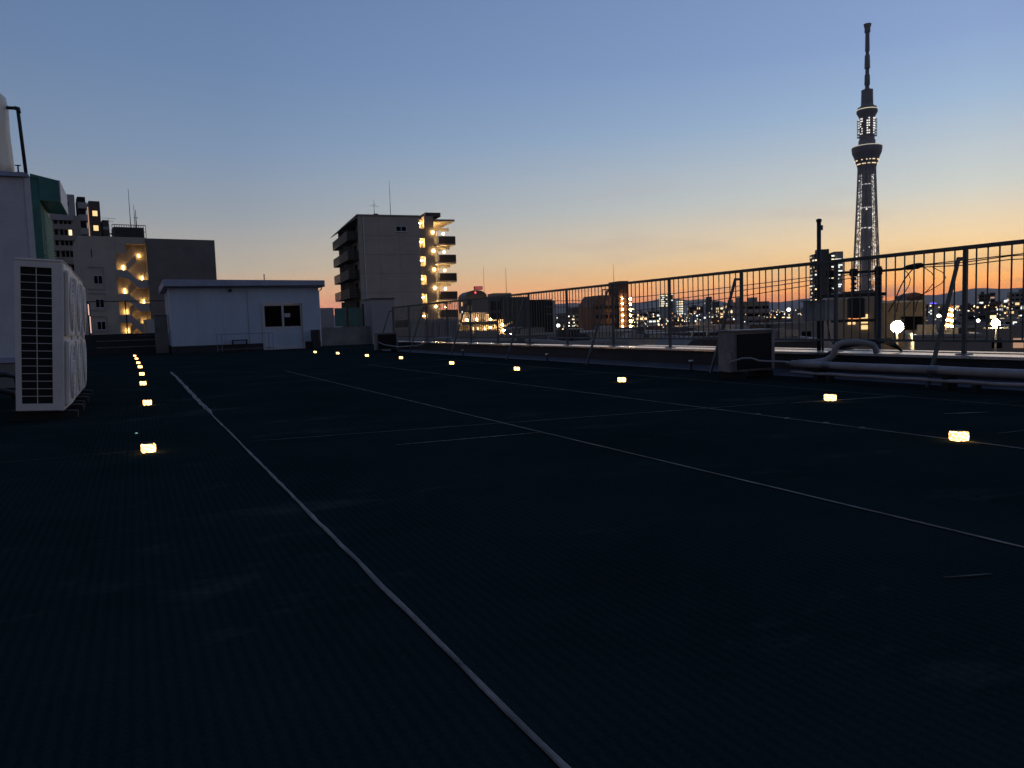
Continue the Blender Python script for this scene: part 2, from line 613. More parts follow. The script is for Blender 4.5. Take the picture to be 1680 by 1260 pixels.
for k in range(17):
    py = y_a + 1.55 * k
    p_ = obj('post', post_me, RAIL, rail)
    p_.location.y = py
    b_ = obj('base_plate', plate_me, STEEL, p_)
    if k % 2 == 0:
        bb = obj('brace', brace_me, RAIL, rail)
        bb.location.y = py
    if k < 16:
        for j in range(1, 14):
            q_ = obj('baluster', bal_me, RAIL, rail)
            q_.location.y = py + 1.55 * j / 14
            q_.rotation_euler.z = random.random()
            q_.location.x = random.uniform(-.002, .002)

for i, (py, lb) in enumerate(((8.57, 'short capped anchor post at the parapet foot beside the nearer condenser'),
                              (12.76, 'short capped anchor post at the parapet foot, second from the nearer condenser'),
                              (16.92, 'short capped anchor post at the parapet foot, farthest of three'))):
    a = thing('anchor_post', lb, 'post', (6.98, py, .004), group='anchor posts at the parapet foot')
    obj('stem', MB().lathe([(.03, 0), (.03, .012), (.014, .02), (.014, .12)], 10), DARKPL, a)
    obj('cap', MB().lathe([(.012, .121), (.036, .122), (.036, .14), (.03, .145)], 12), COPING, a)

# ------------------------------------------------------------------ lanterns
lan0 = None
left = [(.037, 5.37), (.082, 9.0), (.077, 12.64), (.087, 15.69), (.08, 19.16), (.056, 22.03), (.025, 25.9), (-.02, 29.6)]
right = [(4.154, 2.77), (5.276, 4.66), (5.196, 7.66), (5.35, 10.78), (5.35, 13.54), (5.475, 17.0), (5.352, 19.44), (5.291, 22.36), (5.086, 24.49)]
ordl = ['nearest', 'second nearest', 'third nearest', 'fourth nearest', 'fifth nearest', 'sixth nearest', 'seventh nearest', 'farthest', 'ninth']
ordr = ['nearest', 'second nearest', 'third nearest', 'fourth nearest', 'fifth nearest', 'sixth nearest', 'seventh nearest', 'eighth nearest', 'farthest']


def make_lantern():
    t = thing('brick_lantern', 'x', 'lantern')
    obj('glass_block', MB().box(-.041, .041, -.034, .034, .004, .055), CRACK, t, bev=.005)
    obj('solar_cap', MB().box(-.031, .031, -.025, .025, .0555, .0585), DARKPL, t, bev=.001)
    obj('base', MB().box(-.039, .039, -.032, .032, .0, .0035), DARKPL, t)
    return t


lan0 = make_lantern()
first = True
for row, ords, where in ((left, ordl, 'in the row beside the white condensers'), (right, ordr, 'in the row along the railing')):
    for i, (x, y) in enumerate(row):
        t = lan0 if first else copytree(lan0)
        first = False
        t.location = (x, y, .002)
        t.rotation_euler.z = random.uniform(-.25, .25) - (.25 if row is right else 0)
        t['label'] = 'glowing glass brick lantern, %s %s' % (ords[i], where)
        t['group'] = 'glowing lanterns on the roof floor'
gl = thing('floor_marker', 'tiny teal glint on the floor behind the nearest white condenser row lantern', 'marker', (-.03, 6.42, .004))
obj('lens', MB().lathe([(.010, .004), (.008, .010), (.001, .013)], 8), TEAL, gl)
obj('base', MB().lathe([(.016, 0), (.016, .0035)], 10), DARKPL, gl)

# ------------------------------------------------------------------ tall condensers beside the left wall


def make_condenser():
    t = thing('condenser_unit', 'x', 'air conditioner')
    W_, D_, H_ = .96, .375, 1.35            # along y, along x, up; x=0 is the back, fans face +x
    c = MB()
    # hollow side (-y): frame strips around the coil opening
    x0, x1, z0, z1 = .045, .285, .07, 1.29
    c.box(0, D_, .03, W_, 0, H_)
    obj('casing', c, ACWHITE, t, bev=.012)
    fr = MB()
    fr.box(.0, x0, 0, .0295, .01, H_ - .012)
    fr.box(x1, D_ - .004, 0, .0295, .01, H_ - .012)
    fr.box(x0, x1, 0, .0295, .01, z0)
    fr.box(x0, x1, 0, .0295, z1, H_ - .012)
    obj('side_frame', fr, ACWHITE, t)
    obj('coil', MB().box(x0, x1, .024, .0296, z0, z1), BLACK, t)
    bar = MB().box(x0 + .001, x1 - .001, .006, .012, -.0024, .0024).mesh('grille_bar')
    for k in range(1, 18):
        o = obj('grille_bar', bar, ACWHITE, t)
        o.location.z = z0 + (z1 - z0) * k / 18
    obj('grille_mullion', MB().box((x0 + x1) / 2 - .003, (x0 + x1) / 2 + .003, .0125, .0175, z0 + .001, z1 - .001), ACWHITE, t)
    obj('top_lid', MB().box(.0, D_ + .003, -.002, W_ + .002, H_ - .011, H_ + .018), ACWHITE, t, bev=.012)
    # front: bulged fan panels, upper and lower
    for zc in (.345, .985):
        p = obj('fan_panel', MB().box(D_ + .001, D_ + .035, .05, W_ - .28, zc - .30, zc + .30), ACWHITE, t, bev=.012)
        ring = MB()
        for rr in (.255, .205, .155, .105, .055):
            ring.tube([(D_ + .045, .37 + rr * math.cos(a * math.pi / 12), zc + rr * math.sin(a * math.pi / 12)) for a in range(25)], .005, 5, False)
        for a in range(8):
            ca, sa = math.cos(a * math.pi / 4), math.sin(a * math.pi / 4)
            ring.tube([(D_ + .045, .37 + .02 * ca, zc + .02 * sa), (D_ + .045, .37 + .262 * ca, zc + .262 * sa)], .005, 5)
        obj('fan_guard', ring, ACWHITE, p)
        dk_ = MB()
        dk_.add([(D_ + .0365, .37 + .25 * math.cos(a * math.pi / 12), zc + .25 * math.sin(a * math.pi / 12)) for a in range(24)], [tuple(range(24))])
        obj('fan_opening', dk_, ACGREY, p)
    obj('service_panel', MB().box(D_ + .001, D_ + .016, W_ - .265, W_ - .02, .06, H_ - .06), ACWHITE, t, bev=.006)
    obj('handle_recess', MB().box(D_ + .017, D_ + .022, W_ - .2, W_ - .09, .74, .78), BLACK, t)
    for yk in (.08, W_ - .2):
        obj('foot', MB().box(-.06, D_ + .10, yk, yk + .12, -.095, -.002), RUBBER, t, bev=.008)
    return t


ac0 = make_condenser()
for i, (x, y, rz, lb) in enumerate(((-.985, 8.06, -.015, 'tall ivory condenser with black side grille, nearest of three in a row'),
                                    (-.985, 9.16, .0, 'tall ivory twin-fan condenser, middle of three in a row'),
                                    (-.985, 10.26, .01, 'tall ivory twin-fan condenser, farthest of three in a row'))):
    t = ac0 if i == 0 else copytree(ac0)
    t.location = (x, y, .1)
    t.rotation_euler = (0, R(3.4), rz)
    t['label'], t['group'] = lb, 'tall condensers beside the penthouse'

# ------------------------------------------------------------------ penthouse on the left with canopy and tank
ph = thing('penthouse', 'blue grey rooftop penthouse with teal canopy and louvred side', 'penthouse', (-1.33, 14, 0))
obj('wall', MB().box(-5, -.03, 0, 1.6, .46, 3.2), LEFTWALL, ph)
obj('plinth', MB().box(-5, .0, -.06, 1.6, .0, .38), CONC, ph)
obj('base_flashing', MB().box(-5.02, -.005, -.09, 1.62, .385, .455), FASCIA, ph)
obj('roof_edge', MB().prism([(-5.1, 3.46), (.03, 3.26), (.03, 3.205), (-5.1, 3.205)], -.06, 1.64), FASCIA, ph)
obj('corner_trim', MB().box(-.028, .05, -.012, .06, .46, 3.20), TRIM, ph)
obj('steel_side', MB().box(.052, .16, .04, 1.55, .4, 3.2), GREEN, ph)
sl = MB().prism([(.162, -.022), (.20, -.03), (.20, -.022), (.165, .02)], .16, 1.5).mesh('louver_slat')
for k in range(26):
    o = obj('louver_slat', sl, LOUVER, ph)
    o.location.z = 1.55 + k * .048
obj('canopy', MB().prism([(.162, 2.87), (.43, 2.85), (.43, 3.18), (.052, 3.27), (.052, 3.21), (.162, 3.2)], .02, 1.45), GREEN, ph)
obj('canopy_end', MB().box(.432, .446, .01, 1.46, 2.84, 3.185), TRIM, ph)

tk = thing('water_tank', 'cream cylindrical water tank on the penthouse roof with dark overflow pipe', 'water tank', (-2.0, 14.6, 3.42))
obj('tank_body', MB().lathe([(.46, -.12), (.47, .05), (.45, .55), (.455, .95), (.43, 1.10), (.36, 1.17), (.2, 1.20), (.02, 1.21)], 32), CREAM, tk, smooth=True)
obj('lid', MB().lathe([(.13, 1.205), (.13, 1.25), (.1, 1.27), (.01, 1.275)], 16), DARKPL, tk)
obj('overflow_pipe', MB().tube([(.44, -.1, .93), (.56, -.12, .93), (.59, -.12, .90), (.60, -.12, .7), (.635, -.12, -.18)], .026, 10), PIPE, tk, smooth=True)
obj('pipe_elbow', MB().tube([(.55, -.12, .93), (.595, -.12, .925), (.60, -.12, .86)], .034, 10), PIPE, tk, smooth=True)
obj('valve', MB().box(.50, .60, -.16, -.08, -.12, -.06).tube([(.53, -.12, -.06), (.53, -.12, .04)], .012, 8).box(.49, .57, -.13, -.11, .04, .055), PIPE, tk)
for yk, zk, lb in ((11.6, .32, 'dark drain pipe behind the tall condensers, upper of two'), (11.2, .14, 'dark drain pipe behind the tall condensers, lower of two')):
    t = thing('drain_pipe', lb, 'pipe', (-4, yk, zk))
    obj('tube', MB().tube([(0, 0, 0), (2.5, 0, -.02), (2.62, 0, -.06), (2.64, 0, -zk + .01)], .035, 10), PIPE, t, smooth=True)
    obj('clip', MB().box(1.0, 1.04, -.04, .04, -zk + .002, .04), STEEL, t)
    obj('clip', MB().box(2.2, 2.24, -.04, .04, -zk + .002, .04), STEEL, t)

# ------------------------------------------------------------------ pale shack with sliding doors
sh = thing('rooftop_shack', 'pale blue flat-roofed shack with glazed sliding doors at the roof end', 'shack', (1.27, 31, 0))
w_ = 5.42
obj('plinth', MB().box(.0, 3.2, .02, 5, 0, .27).box(4.79, w_ - .02, .02, 5, 0, .27).box(3.21, 4.78, .11, 5, 0, .27), SHEET, sh)
wl = MB().box(0, 3.20, 0, .12, .272, 2.44).box(4.79, w_, 0, .12, .272, 2.42).box(3.2, 4.79, 0, .12, 1.83, 2.42)
wl.box(0, .12, .12, 5, .272, 2.44).box(w_ - .12, w_, .12, 5, .272, 2.42)
obj('wall', wl, WHITEWALL, sh)
obj('roof_fascia', MB().prism([(-.20, 2.45), (w_ + .22, 2.41), (w_ + .22, 2.66), (-.20, 2.72)], -.22, 5.2), FASCIA, sh)
obj('corner_trim', MB().box(-.06, -.002, -.01, .1, .9, 2.44), TRIM, sh)
fr = MB().box(3.20, 3.25, -.03, .1, .02, 1.83).box(4.74, 4.79, -.03, .1, .02, 1.83).box(3.25, 4.74, -.03, .1, 1.77, 1.828).box(3.2, 4.79, -.05, .1, .005, .05)
obj('door_frame', fr, SASH, sh)
for k, (a, b, yo) in enumerate(((3.255, 4.015, .0), (3.985, 4.735, .045))):
    d = MB()
    d.box(a, a + .06, yo, yo + .035, .055, 1.765).box(b - .06, b, yo, yo + .035, .055, 1.765)
    d.box(a + .06, b - .06, yo, yo + .035, 1.70, 1.765).box(a + .06, b - .06, yo, yo + .035, .80, .89).box(a + .06, b - .06, yo, yo + .035, .055, .12)
    dd = obj('sliding_door', d, SASH, sh)
    obj('glass_pane', MB().box(a + .061, b - .061, yo + .014, yo + .02, .891, 1.699), GLASS, dd)
    obj('lower_panel', MB().box(a + .061, b - .061, yo + .01, yo + .022, .121, .799), WHITEWALL, dd)
    if k == 1:
        obj('notice', MB().box(a + .08, a + .30, yo + .007, yo + .011, 1.25, 1.40), PAPER, dd)
        obj('pull_handle', MB().box(a + .015, a + .045, yo - .008, yo - .001, .85, .93), DARKPL, dd)
for xj in (.9, 1.8, 2.7):
    obj('wall_joint', MB().box(xj - .006, xj + .006, -.004, -.001, .28, 2.40), FASCIA, sh)
obj('conduit', MB().tube([(2.14, -.02, 2.30), (2.7, -.02, 2.30), (2.72, -.02, 2.28), (2.72, -.02, .3)], .012, 6), SASH, sh)
obj('drip_edge', MB().box(-.19, w_ + .2, -.235, -.221, 2.43, 2.47), PIPE, sh)
obj('gutter_pipe', MB().tube([(w_ + .12, -.1, 2.42), (w_ + .10, -.05, 2.3), (w_ + .05, .2, 2.25), (w_ + .05, .2, .05)], .025, 8), SASH, sh)
obj('roof_vent', MB().tube([(3.6, 1.5, 2.66), (3.6, 1.5, 3.02)], .02, 8), PIPE, sh)
cmr = thing('wall_camera', 'small dark dome camera under the shack eave', 'camera', (3.37, 30.99, 2.30))
obj('bracket', MB().box(-.09, .03, -.03, .005, .02, .12), WHITEWALL, cmr)
obj('housing', MB().ball((0, -.06, .0), .065, 12), DARKPL, cmr, smooth=True)
bn = thing('waste_bin', 'slim dark lidded bin standing right of the sliding doors', 'bin', (6.42, 30.7, 0))
obj('body', MB().prism([(-.13, 0), (.13, 0), (.155, .66), (-.155, .66)], -.13, .13), DARKPL, bn)
obj('lid', MB().box(-.17, .17, -.15, .15, .662, .72), DARKPL, bn, bev=.02)
st = thing('tube_stand', 'thin steel tube stand in front of the shack wall', 'stand', (2.75, 30.4, 0))
for px_ in (0, .18, 1.87, 2.0):
    obj('leg', MB().tube([(px_, (.18 if px_ in (.18, 1.87) else 0), 0), (px_, (.18 if px_ in (.18, 1.87) else 0), .655)], .011, 6), STEEL, st)
obj('top_bar', MB().tube([(0, 0, .66), (2.0, 0, .66)], .011, 6), STEEL, st)
obj('lower_bar', MB().tube([(.02, .0, .10), (1.98, .0, .10)], .010, 6), STEEL, st)
bh = thing('low_bench', 'low dark bench with tube legs under the steel stand', 'bench', (3.3, 30.72, 0))
obj('seat', MB().box(0, .56, -.12, .16, .40, .44), DARKPL, bh, bev=.008)
for px_ in (.03, .53):
    obj('leg', MB().tube([(px_, -.09, 0), (px_, -.09, .399)], .018, 6), DARKPL, bh)
    obj('leg', MB().tube([(px_, .13, 0), (px_, .13, .399)], .018, 6), DARKPL, bh)

# low screen wall, pillar and far left kerb behind the shack
sw = thing('screen_wall', 'low pale wall with two green frosted screens right of the shack', 'wall', (6.75, 34, 0))
obj('base_wall', MB().box(0, 3.0, 0, .15, .0, .80), CONC, sw)
obj('end_panel', MB().box(.0, 1.22, .03, .12, .80, 1.66), PALEC, sw)
obj('green_screen', MB().box(1.26, 1.76, .05, .07, .83, 1.64), SCREEN, sw)
obj('green_screen', MB().box(1.88, 2.48, .05, .07, .83, 1.64), SCREEN, sw)
obj('screen_post', MB().box(1.78, 1.86, .02, .12, .802, 1.70), PIPE, sw)
obj('screen_post', MB().box(2.50, 2.58, .02, .12, .802, 1.80), PIPE, sw)
pl = thing('stair_pillar', 'square pale plastered block rising beside the green screens', 'wall block', (9.55, 34, 0))
obj('block', MB().box(0, 1.05, -.4, 1.2, 0, 1.98), PALEC, pl)
obj('cap', MB().box(-.04, 1.09, -.44, 1.24, 1.982, 2.03), PIPE, pl)
kb = thing('back_kerb', 'dark raised kerb with two pale edge lines left of the shack', 'kerb', (-1.75, 34, 0))
obj('kerb_step', MB().box(-6, 3.0, 0, .5, 0, .28), SHEET, kb)
obj('kerb_wall', MB().box(-6, 3.0, .52, .8, 0, .80), SHEET, kb)
obj('edge_line', MB().box(.4, 2.6, -.012, .002, .27, .30), STEEL, kb)
obj('edge_line', MB().box(.4, 2.95, .505, .519, .52, .55), STEEL, kb)
obj('edge_line', MB().box(1.9, 2.5, .505, .519, .70, .73), CANT, kb)
fr_ = thing('back_railing', 'single thin black rail left of the shack with two posts', 'railing', (-1.55, 34.6, 0))
obj('rail', MB().tube([(-6, 0, 2.1), (2.75, 0, 2.1)], .02, 6), PIPE, fr_)
for px_ in (0, 1.33):
    obj('post', MB().tube([(px_, 0, .8), (px_, 0, 2.1)], .03, 6), PIPE, fr_)
nl = thing('post_reflection_glow', 'slim pinkish vertical reflection painted as glow on a post by the thin black rail', 'reflection', (-1.5, 34.45, .85))
obj('tube', MB().tube([(0, 0, .02), (0, 0, .68)], .018, 8), POSTGLOW, nl)  # no lamp: glowing strips imitate the reflection on the rail post
obj('tube', MB().tube([(-.03, 0, .72), (-.03, 0, 1.15)], .018, 8), POSTGLOW, nl)
obj('glow_backing', MB().box(-.05, .04, .02, .05, .0, 1.2), PIPE, nl)
gw = thing('garden_wall_block', 'small dark grey block between the kerb and the shack corner', 'wall block', (.95, 33.2, 0))
obj('block', MB().box(-.2, .26, 0, .5, 0, 1.45), CONC, gw)
obj('cap', MB().box(-.22, .28, -.02, .52, 1.452, 1.48), PIPE, gw)

# ------------------------------------------------------------------ small condensers and pipes by the parapet


def small_condenser(lb, x, y, w_, d_, h_, z0):
    t = thing('small_condenser', lb, 'air conditioner', (x, y, z0), group='small condensers by the parapet')
    obj('casing', MB().box(0, w_, .02, d_, 0, h_), ACGREY, t, bev=.008)
    obj('coil_back', MB().box(.03, w_ - .05, .004, .019, .03, h_ - .03), BLACK, t)
    for k in range(7):
        obj('guard_wire', MB().box(.03, w_ - .05, -.001, .003, .05 + k * (h_ - .09) / 6.5, .053 + k * (h_ - .09) / 6.5), DARKPL, t)
    obj('corner_guard', MB().box(w_ - .045, w_ + .003, .0, .016, .01, h_ - .01), ACGREY, t)
    obj('top_lid', MB().box(-.012, w_ + .012, -.012, d_ + .012, h_ + .001, h_ + .02), STEEL, t, bev=.004)
    obj('valve_cover', MB().prism([(.04, .0), (d_ * .55, .0), (d_ * .55, .17), (d_ * .4, .23), (d_ * .25, .23), (.04, .12)], -.05, -.002, 'yz'), ACGREY, t)
    for xx in (.06, w_ - .12):
        obj('foot', MB().box(xx, xx + .07, -.03, d_ + .03, -z0 + .003, -.002), RUBBER, t)
    return t


small_condenser('squat grey condenser with dark back, nearer one beside the wrapped pipes', 6.28, 6.9, .60, .31, .47, .09)
small_condenser('squat grey condenser with dark back, far one near the screen wall', 6.47, 22.3, .64, .34, .48, .07)
hs = thing('refrigerant_hose', 'thin grey hose looping from the nearer small condenser to the wrapped pipe', 'hose')
obj('tube', MB().tube([(6.26, 7.0, .17), (6.2, 6.88, .22), (6.28, 6.80, .255), (6.42, 6.80, .25), (6.52, 6.78, .215), (6.62, 6.7, .205), (6.72, 6.6, .20), (6.76, 6.45, .17)], .012, 8), WRAP, hs, smooth=True)
obj('sleeve', MB().tube([(6.73, 6.57, .195), (6.76, 6.45, .172)], .018, 8), WRAP, hs)
h2 = thing('far_hose', 'thin grey hose running from the far small condenser up to the railing', 'hose')
obj('tube', MB().tube([(6.5, 22.25, .3), (6.62, 22.1, .22), (6.8, 21.3, .16), (7.0, 20.2, .2), (7.1, 19.4, .33), (7.15, 19.0, .41), (7.2, 18.2, .43)], .018, 8), WRAP, h2, smooth=True)
obj('sleeve', MB().tube([(7.14, 19.05, .40), (7.2, 18.2, .43)], .024, 8), WRAP, h2)

wp = thing('wrapped_pipe', 'thick grey lagged pipe lying along the parapet foot with an upward elbow', 'pipe')
pts = [(6.75, 6.5 - .1 * i, .178 + .0015 * math.sin(i * .5)) for i in range(72)]
obj('main_pipe', MB().tube(pts, [.041 + .0008 * math.sin(i * 1.7) for i in range(72)], 14), WRAP, wp, smooth=True)
obj('elbow', MB().tube([(6.75, 6.40, .19), (6.77, 6.2, .20), (6.80, 6.06, .225), (6.82, 5.99, .28), (6.83, 5.97, .35), (6.85, 5.95, .40), (6.9, 5.92, .42), (7.0, 5.86, .422), (7.1, 5.80, .41), (7.17, 5.76, .385), (7.2, 5.75, .34), (7.21, 5.75, .298)],
                       [.038, .038, .037, .034, .033, .033, .033, .032, .032, .032, .032, .032], 14), WRAP, wp, smooth=True)
for k_, (yj, rj) in enumerate(((6.0, .044), (4.75, .044), (3.5, .044), (2.2, .044))):
    obj('joint_band', MB().tube([(6.75, yj + .05, .179), (6.75, yj - .05, .179)], rj, 14), STEEL, wp)
for yk in (6.1, 4.6, 3.0, 1.2):
    obj('pipe_saddle', MB().box(6.68, 6.82, yk - .03, yk + .03, .003, .138), RUBBER, wp)
tp = thing('thin_wrapped_pipe', 'thinner grey lagged pipe below the thick one at the parapet foot', 'pipe')
obj('main_pipe', MB().tube([(6.69, 6.46 - .1 * i, .087 + .003 * math.sin(i * 1.3)) for i in range(72)], .018, 10), WRAP, tp, smooth=True)
for yk in (5.9, 4.3, 2.6):
    obj('pipe_saddle', MB().box(6.64, 6.72, yk - .02, yk + .02, .003, .068), RUBBER, tp)
cb = thing('cable_bundle', 'loose black cables climbing over the coping beside the pipe elbow', 'cables')
for k in range(4):
    obj('cable', MB().tube([(6.85 + .02 * k, 6.45 - .03 * k, .05), (6.95, 6.38 - .05 * k, .22), (7.12, 6.22 - .04 * k, .33 + .02 * k), (7.25, 6.05 - .05 * k, .37 + .02 * k), (7.45, 5.85 - .03 * k, .40 + .015 * k), (7.62, 5.75, .30)], .008, 6), WIRE, cb, smooth=True)

ms = thing('service_mast', 'slim dark mast with grey junction box standing behind the railing', 'mast', (7.76, 7.03, .02))
obj('pole', MB().tube([(0, 0, 0), (0, 0, 1.86)], .026, 12), PIPE, ms, smooth=True)
obj('pole_cap', MB().lathe([(.034, 1.861), (.034, 1.89), (.02, 1.90)], 12), PIPE, ms)
obj('cleat', MB().box(.02, .05, -.02, .02, 1.76, 1.82), PIPE, ms)
obj('junction_box', MB().box(-.09, .09, -.17, .18, .63, .875), ACGREY, ms, bev=.006)
obj('box_lid', MB().box(-.105, .105, -.185, .195, .876, .89), STEEL, ms)
obj('conduit', MB().tube([(0, -.06, .63), (0, -.06, .2), (-.02, -.1, .0)], .014, 8), PIPE, ms)
obj('conduit', MB().tube([(.03, -.10, .63), (.02, -.16, .4), (-.02, -.3, .28), (-.1, -.6, .29)], .009, 8), PIPE, ms, smooth=True)

# ------------------------------------------------------------------ city: measuring frame for a facade


class Facade:
    """vertical plane through the point seen at (px, py) D metres away, facing back along bearing az"""

    def __init__(s, px, py, D, az):
        p = survey(px, py, D)
        s.o = Vector((p.x, p.y, GZ))
        s.az = R(az)
        s.py = py
        s.ux = Vector((math.cos(s.az), -math.sin(s.az), 0))
        s.uy = Vector((math.sin(s.az), math.cos(s.az), 0))

    def q(s, px, py, dep=0.0):
        d = fw + rt * ((px - 840) / FPX) - up * ((py - 630) / FPX)
        t = ((s.o + s.uy * dep - EYE).dot(s.uy)) / d.dot(s.uy)
        p = EYE + d * t
        return (p - s.o).dot(s.ux), p.z - GZ

    def x(s, px, dep=0.0, py=None):
        return s.q(px, py or s.py, dep)[0]

    def z(s, px, py, dep=0.0):
        return s.q(px, py, dep)[1]

    def thing(s, name, label, cat, group=None):
        return thing(name, label, cat, tuple(s.o), -s.az, group)


def antenna(t, x, y, z, h, r=.05, bars=()):
    a = MB().tube([(x, y, z), (x, y, z + h)], [r, r * .4], 6)
    for (zz, ln, rot) in bars:
        a.tube([(x - ln * math.cos(rot), y - ln * math.sin(rot), z + zz), (x + ln * math.cos(rot), y + ln * math.sin(rot), z + zz)], r * .45, 5)
    return obj('antenna', a, PIPE, t)


# ---- apartment block with balconies and lit corridors (centre left)
B = Facade(590, 425, 112, 5.6)
t = B.thing('balcony_apartment_block', 'grey apartment block with dark balconies and lamp-lit corridors beyond the roof end', 'building')
W = B.x(690)
ZT = B.z(640, 355)
ST = 2.78
obj('wall', MB().box(0, W, 0, 17, 0, ZT), BEIGE, t)
obj('roof_slab', MB().box(-.15, W + .1, -.12, 17.2, ZT + .01, ZT + .22), GREYW, t)
obj('downpipe', MB().tube([(.75, -.1, 2), (.75, -.1, ZT - .1)], .07, 8), TRIM, t)
for k in range(1, 10):
    obj('joint_line', MB().box(.02, W - .02, -.02, -.004, ZT - 2.78 * k - .03, ZT - 2.78 * k + .03), GREYW, t)
for xk in (.33, .66):
    obj('joint_line', MB().box(W * xk - .02, W * xk + .02, -.012, -.003, 1, ZT - .1), GREYW, t)
wz = B.z(658, 375)
fr = obj('window', MB().box(W * .60, W * .79, -.06, -.005, wz - .45, wz + .35), SASH, t)
obj('pane', MB().box(W * .615, W * .69, -.075, -.062, wz - .36, wz + .27), GLASS, fr)
obj('pane', MB().box(W * .70, W * .775, -.075, -.062, wz - .36, wz + .27), GLASS, fr)
obj('sill', MB().box(W * .59, W * .80, -.16, -.062, wz - .52, wz - .455), TRIM, fr)
z1 = B.z(575, 378)            # top edge of the upper balcony panel
for k in range(9):
    zb = z1 - ST * k - 1.15
    if zb < 1:
        break
    b_ = obj('balcony', MB().box(-1.55, -.005, .7, 16.2, zb - .2, zb), BALC, t)
    for j in range(5):
        obj('balcony_slat', MB().box(-1.58, -1.53, .7, 16.2, zb + .03 + j * .23, zb + .22 + j * .23), BALC, b_)
        obj('balcony_end_slat', MB().box(-1.525, -.01, .68, .73, zb + .03 + j * .23, zb + .22 + j * .23), BALC, b_)
    for yk in (5.9, 11.0):
        obj('divider', MB().box(-1.35, -.01, yk, yk + .06, zb + .001, zb + 2.3), GREYW, b_)
    for yk in (2.0, 7.2, 12.4):
        obj('window_pane', MB().box(-.06, -.006, yk, yk + 2.4, zb + .1, zb + 2.05), GLASS, b_)
obj('eave', MB().prism([(-1.7, ZT - 1.15), (.0, ZT - .02), (.0, ZT - .2), (-1.7, ZT - 1.3)], .2, 16.6), GREYW, t)
# right side: recessed lit openings, pillar, open corridors
xo0, xo1 = W + .02, B.x(699)
xp1 = B.x(714)
xc1 = B.x(738)
xb0, xb1 = B.x(722), B.x(750)
obj('recess_wall', MB().box(W + .01, xp1, 1.9, 17, 0, ZT - .1), BEIGE, t)
obj('pillar', MB().box(xo1, xp1, .3, 1.88, 0, ZT + .15), GREYW, t)
obj('corridor_wall', MB().box(xp1 + .01, xp1 + .16, 1.0, 17, 0, ZT - .3), PALEC, t)
obj('top_canopy', MB().box(xp1 + .17, B.x(749), .3, 16.5, ZT - .55, ZT - .25), GREYW, t)
obj('stair_head', MB().box(xo1 + .3, B.x(727), .5, 5.5, ZT + .16, ZT + .75), DARKW, t)
zt = B.z(700, 362)
zp = B.z(735, 387)
for k in range(8):
    zb = zt - ST * k
    if zb < 3:
        break
    # narrow opening with ceiling lamp
    obj('sill_wall', MB().box(xo0, xo1 - .01, .25, .4, zb - 2.55, zb - 1.15), GREYW, t)
    obj('landing', MB().box(xo0, xo1 - .01, .41, 1.88, zb - 2.55, zb - 2.35), GREYW, t)
    lm = obj('ceiling_lamp', MB().box(xo0 + .25, xo0 + .5, .8, 1.05, zb - .30, zb - .24), LAMPW, t)
    # open corridor
    zc = zp - ST * k
    cpart = obj('corridor', MB().box(xp1 + .17, xb1, .55, 16, zc - 1.32, zc - 1.12), PALEC, t)
    obj('end_panel', MB().box(xb0, xb1, .50, .58, zc - 1.1, zc + .02), BALC, cpart)
    obj('outer_panel', MB().box(xb1 - .08, xb1, .59, 16, zc - 1.1, zc + .02), BALC, cpart)
    obj('meter_box', MB().box(xp1 + .6, xb0 - .05, .6, .8, zc - 1.1, zc + .15), GREYW, cpart)
    obj('stair_rail', MB().tube([(xp1 + .25, .5, zc - 1.6), (xp1 + .25, .5, zc + 1.2)], .03, 6).tube([(xp1 + .5, .5, zc - 1.6), (xp1 + .5, .5, zc + 1.2)], .03, 6), TRIM, cpart)
    obj('corridor_cross_wall', MB().box(xp1 + .17, xb0 + .35, 2.2, 2.3, zc - 1.1, zc + 1.42), PALEC, cpart)
    obj('corridor_beam', MB().box(xb0 + .36, xb1 - .5, 2.2, 2.3, zc + .95, zc + 1.42), PALEC, cpart)
    obj('ceiling_lamp', MB().box(xb0 - .9, xb0 - .6, 1.45, 1.75, zc + 1.25, zc + 1.31), LAMPC, cpart)
    obj('bracket_lamp', MB().ball((xp1 - .12, .22, zc + .55), .11, 8), LAMPW, cpart)
    obj('ceiling_lamp', MB().ball((xb0 + .9, .85, zc + .42), .13, 8), LAMPW, cpart)
    for yk in (2.6, 5.5, 9.0, 13.0):
        obj('ceiling_lamp', MB().box(xb0 - .6, xb0 - .2, yk, yk + .4, zc + .7, zc + .76), LAMPW, cpart)
antenna(t, B.x(624), 3, ZT + .2, 2.6, .05, ((1.7, .8, .4), (1.9, .5, 1.9)))
antenna(t, B.x(651), 3, ZT + .2, 5.6, .05)
obj('dish', MB().lathe([(.02, 0), (.3, .05), (.42, .16)], 14), PIPE, t).location = (B.x(625), 2.4, ZT + .5)

# ---- building with the lit zigzag stair (left)
A = Facade(130, 425, 108, -6)
t = A.thing('stair_building', 'grey block with a lamp-lit zigzag open stairway left of the shack', 'building')
X = A.x
xa, xs0, xs1, xr = 0.0, X(190), X(241), X(353)
ztl, ztr = A.z(180, 388), A.z(300, 393)
obj('wall', MB().box(xa, xs0, 0, 14, 0, ztl), BEIGE, t)
obj('stair_back_wall', MB().box(xs0 + .01, xs1 - .01, 1.6, 14, 0, ztl), BEIGE, t)
obj('dark_wall', MB().box(xs1, xr, -.3, 14, 0, ztr), DGREY, t)
xm = (xs0 + xs1) / 2
xl1, xr0 = X(207), X(224)
obj('stair_top', MB().box(xs0 + .01, xl1, .02, .2, A.z(200, 416), A.z(215, 400) - .01), BEIGE, t)
obj('stair_top', MB().box(xs0 + .01, xs1 - .01, 0, 2.59, A.z(215, 400), ztl - .02), BEIGE, t)



def zz(y):
    return A.z(215, y)


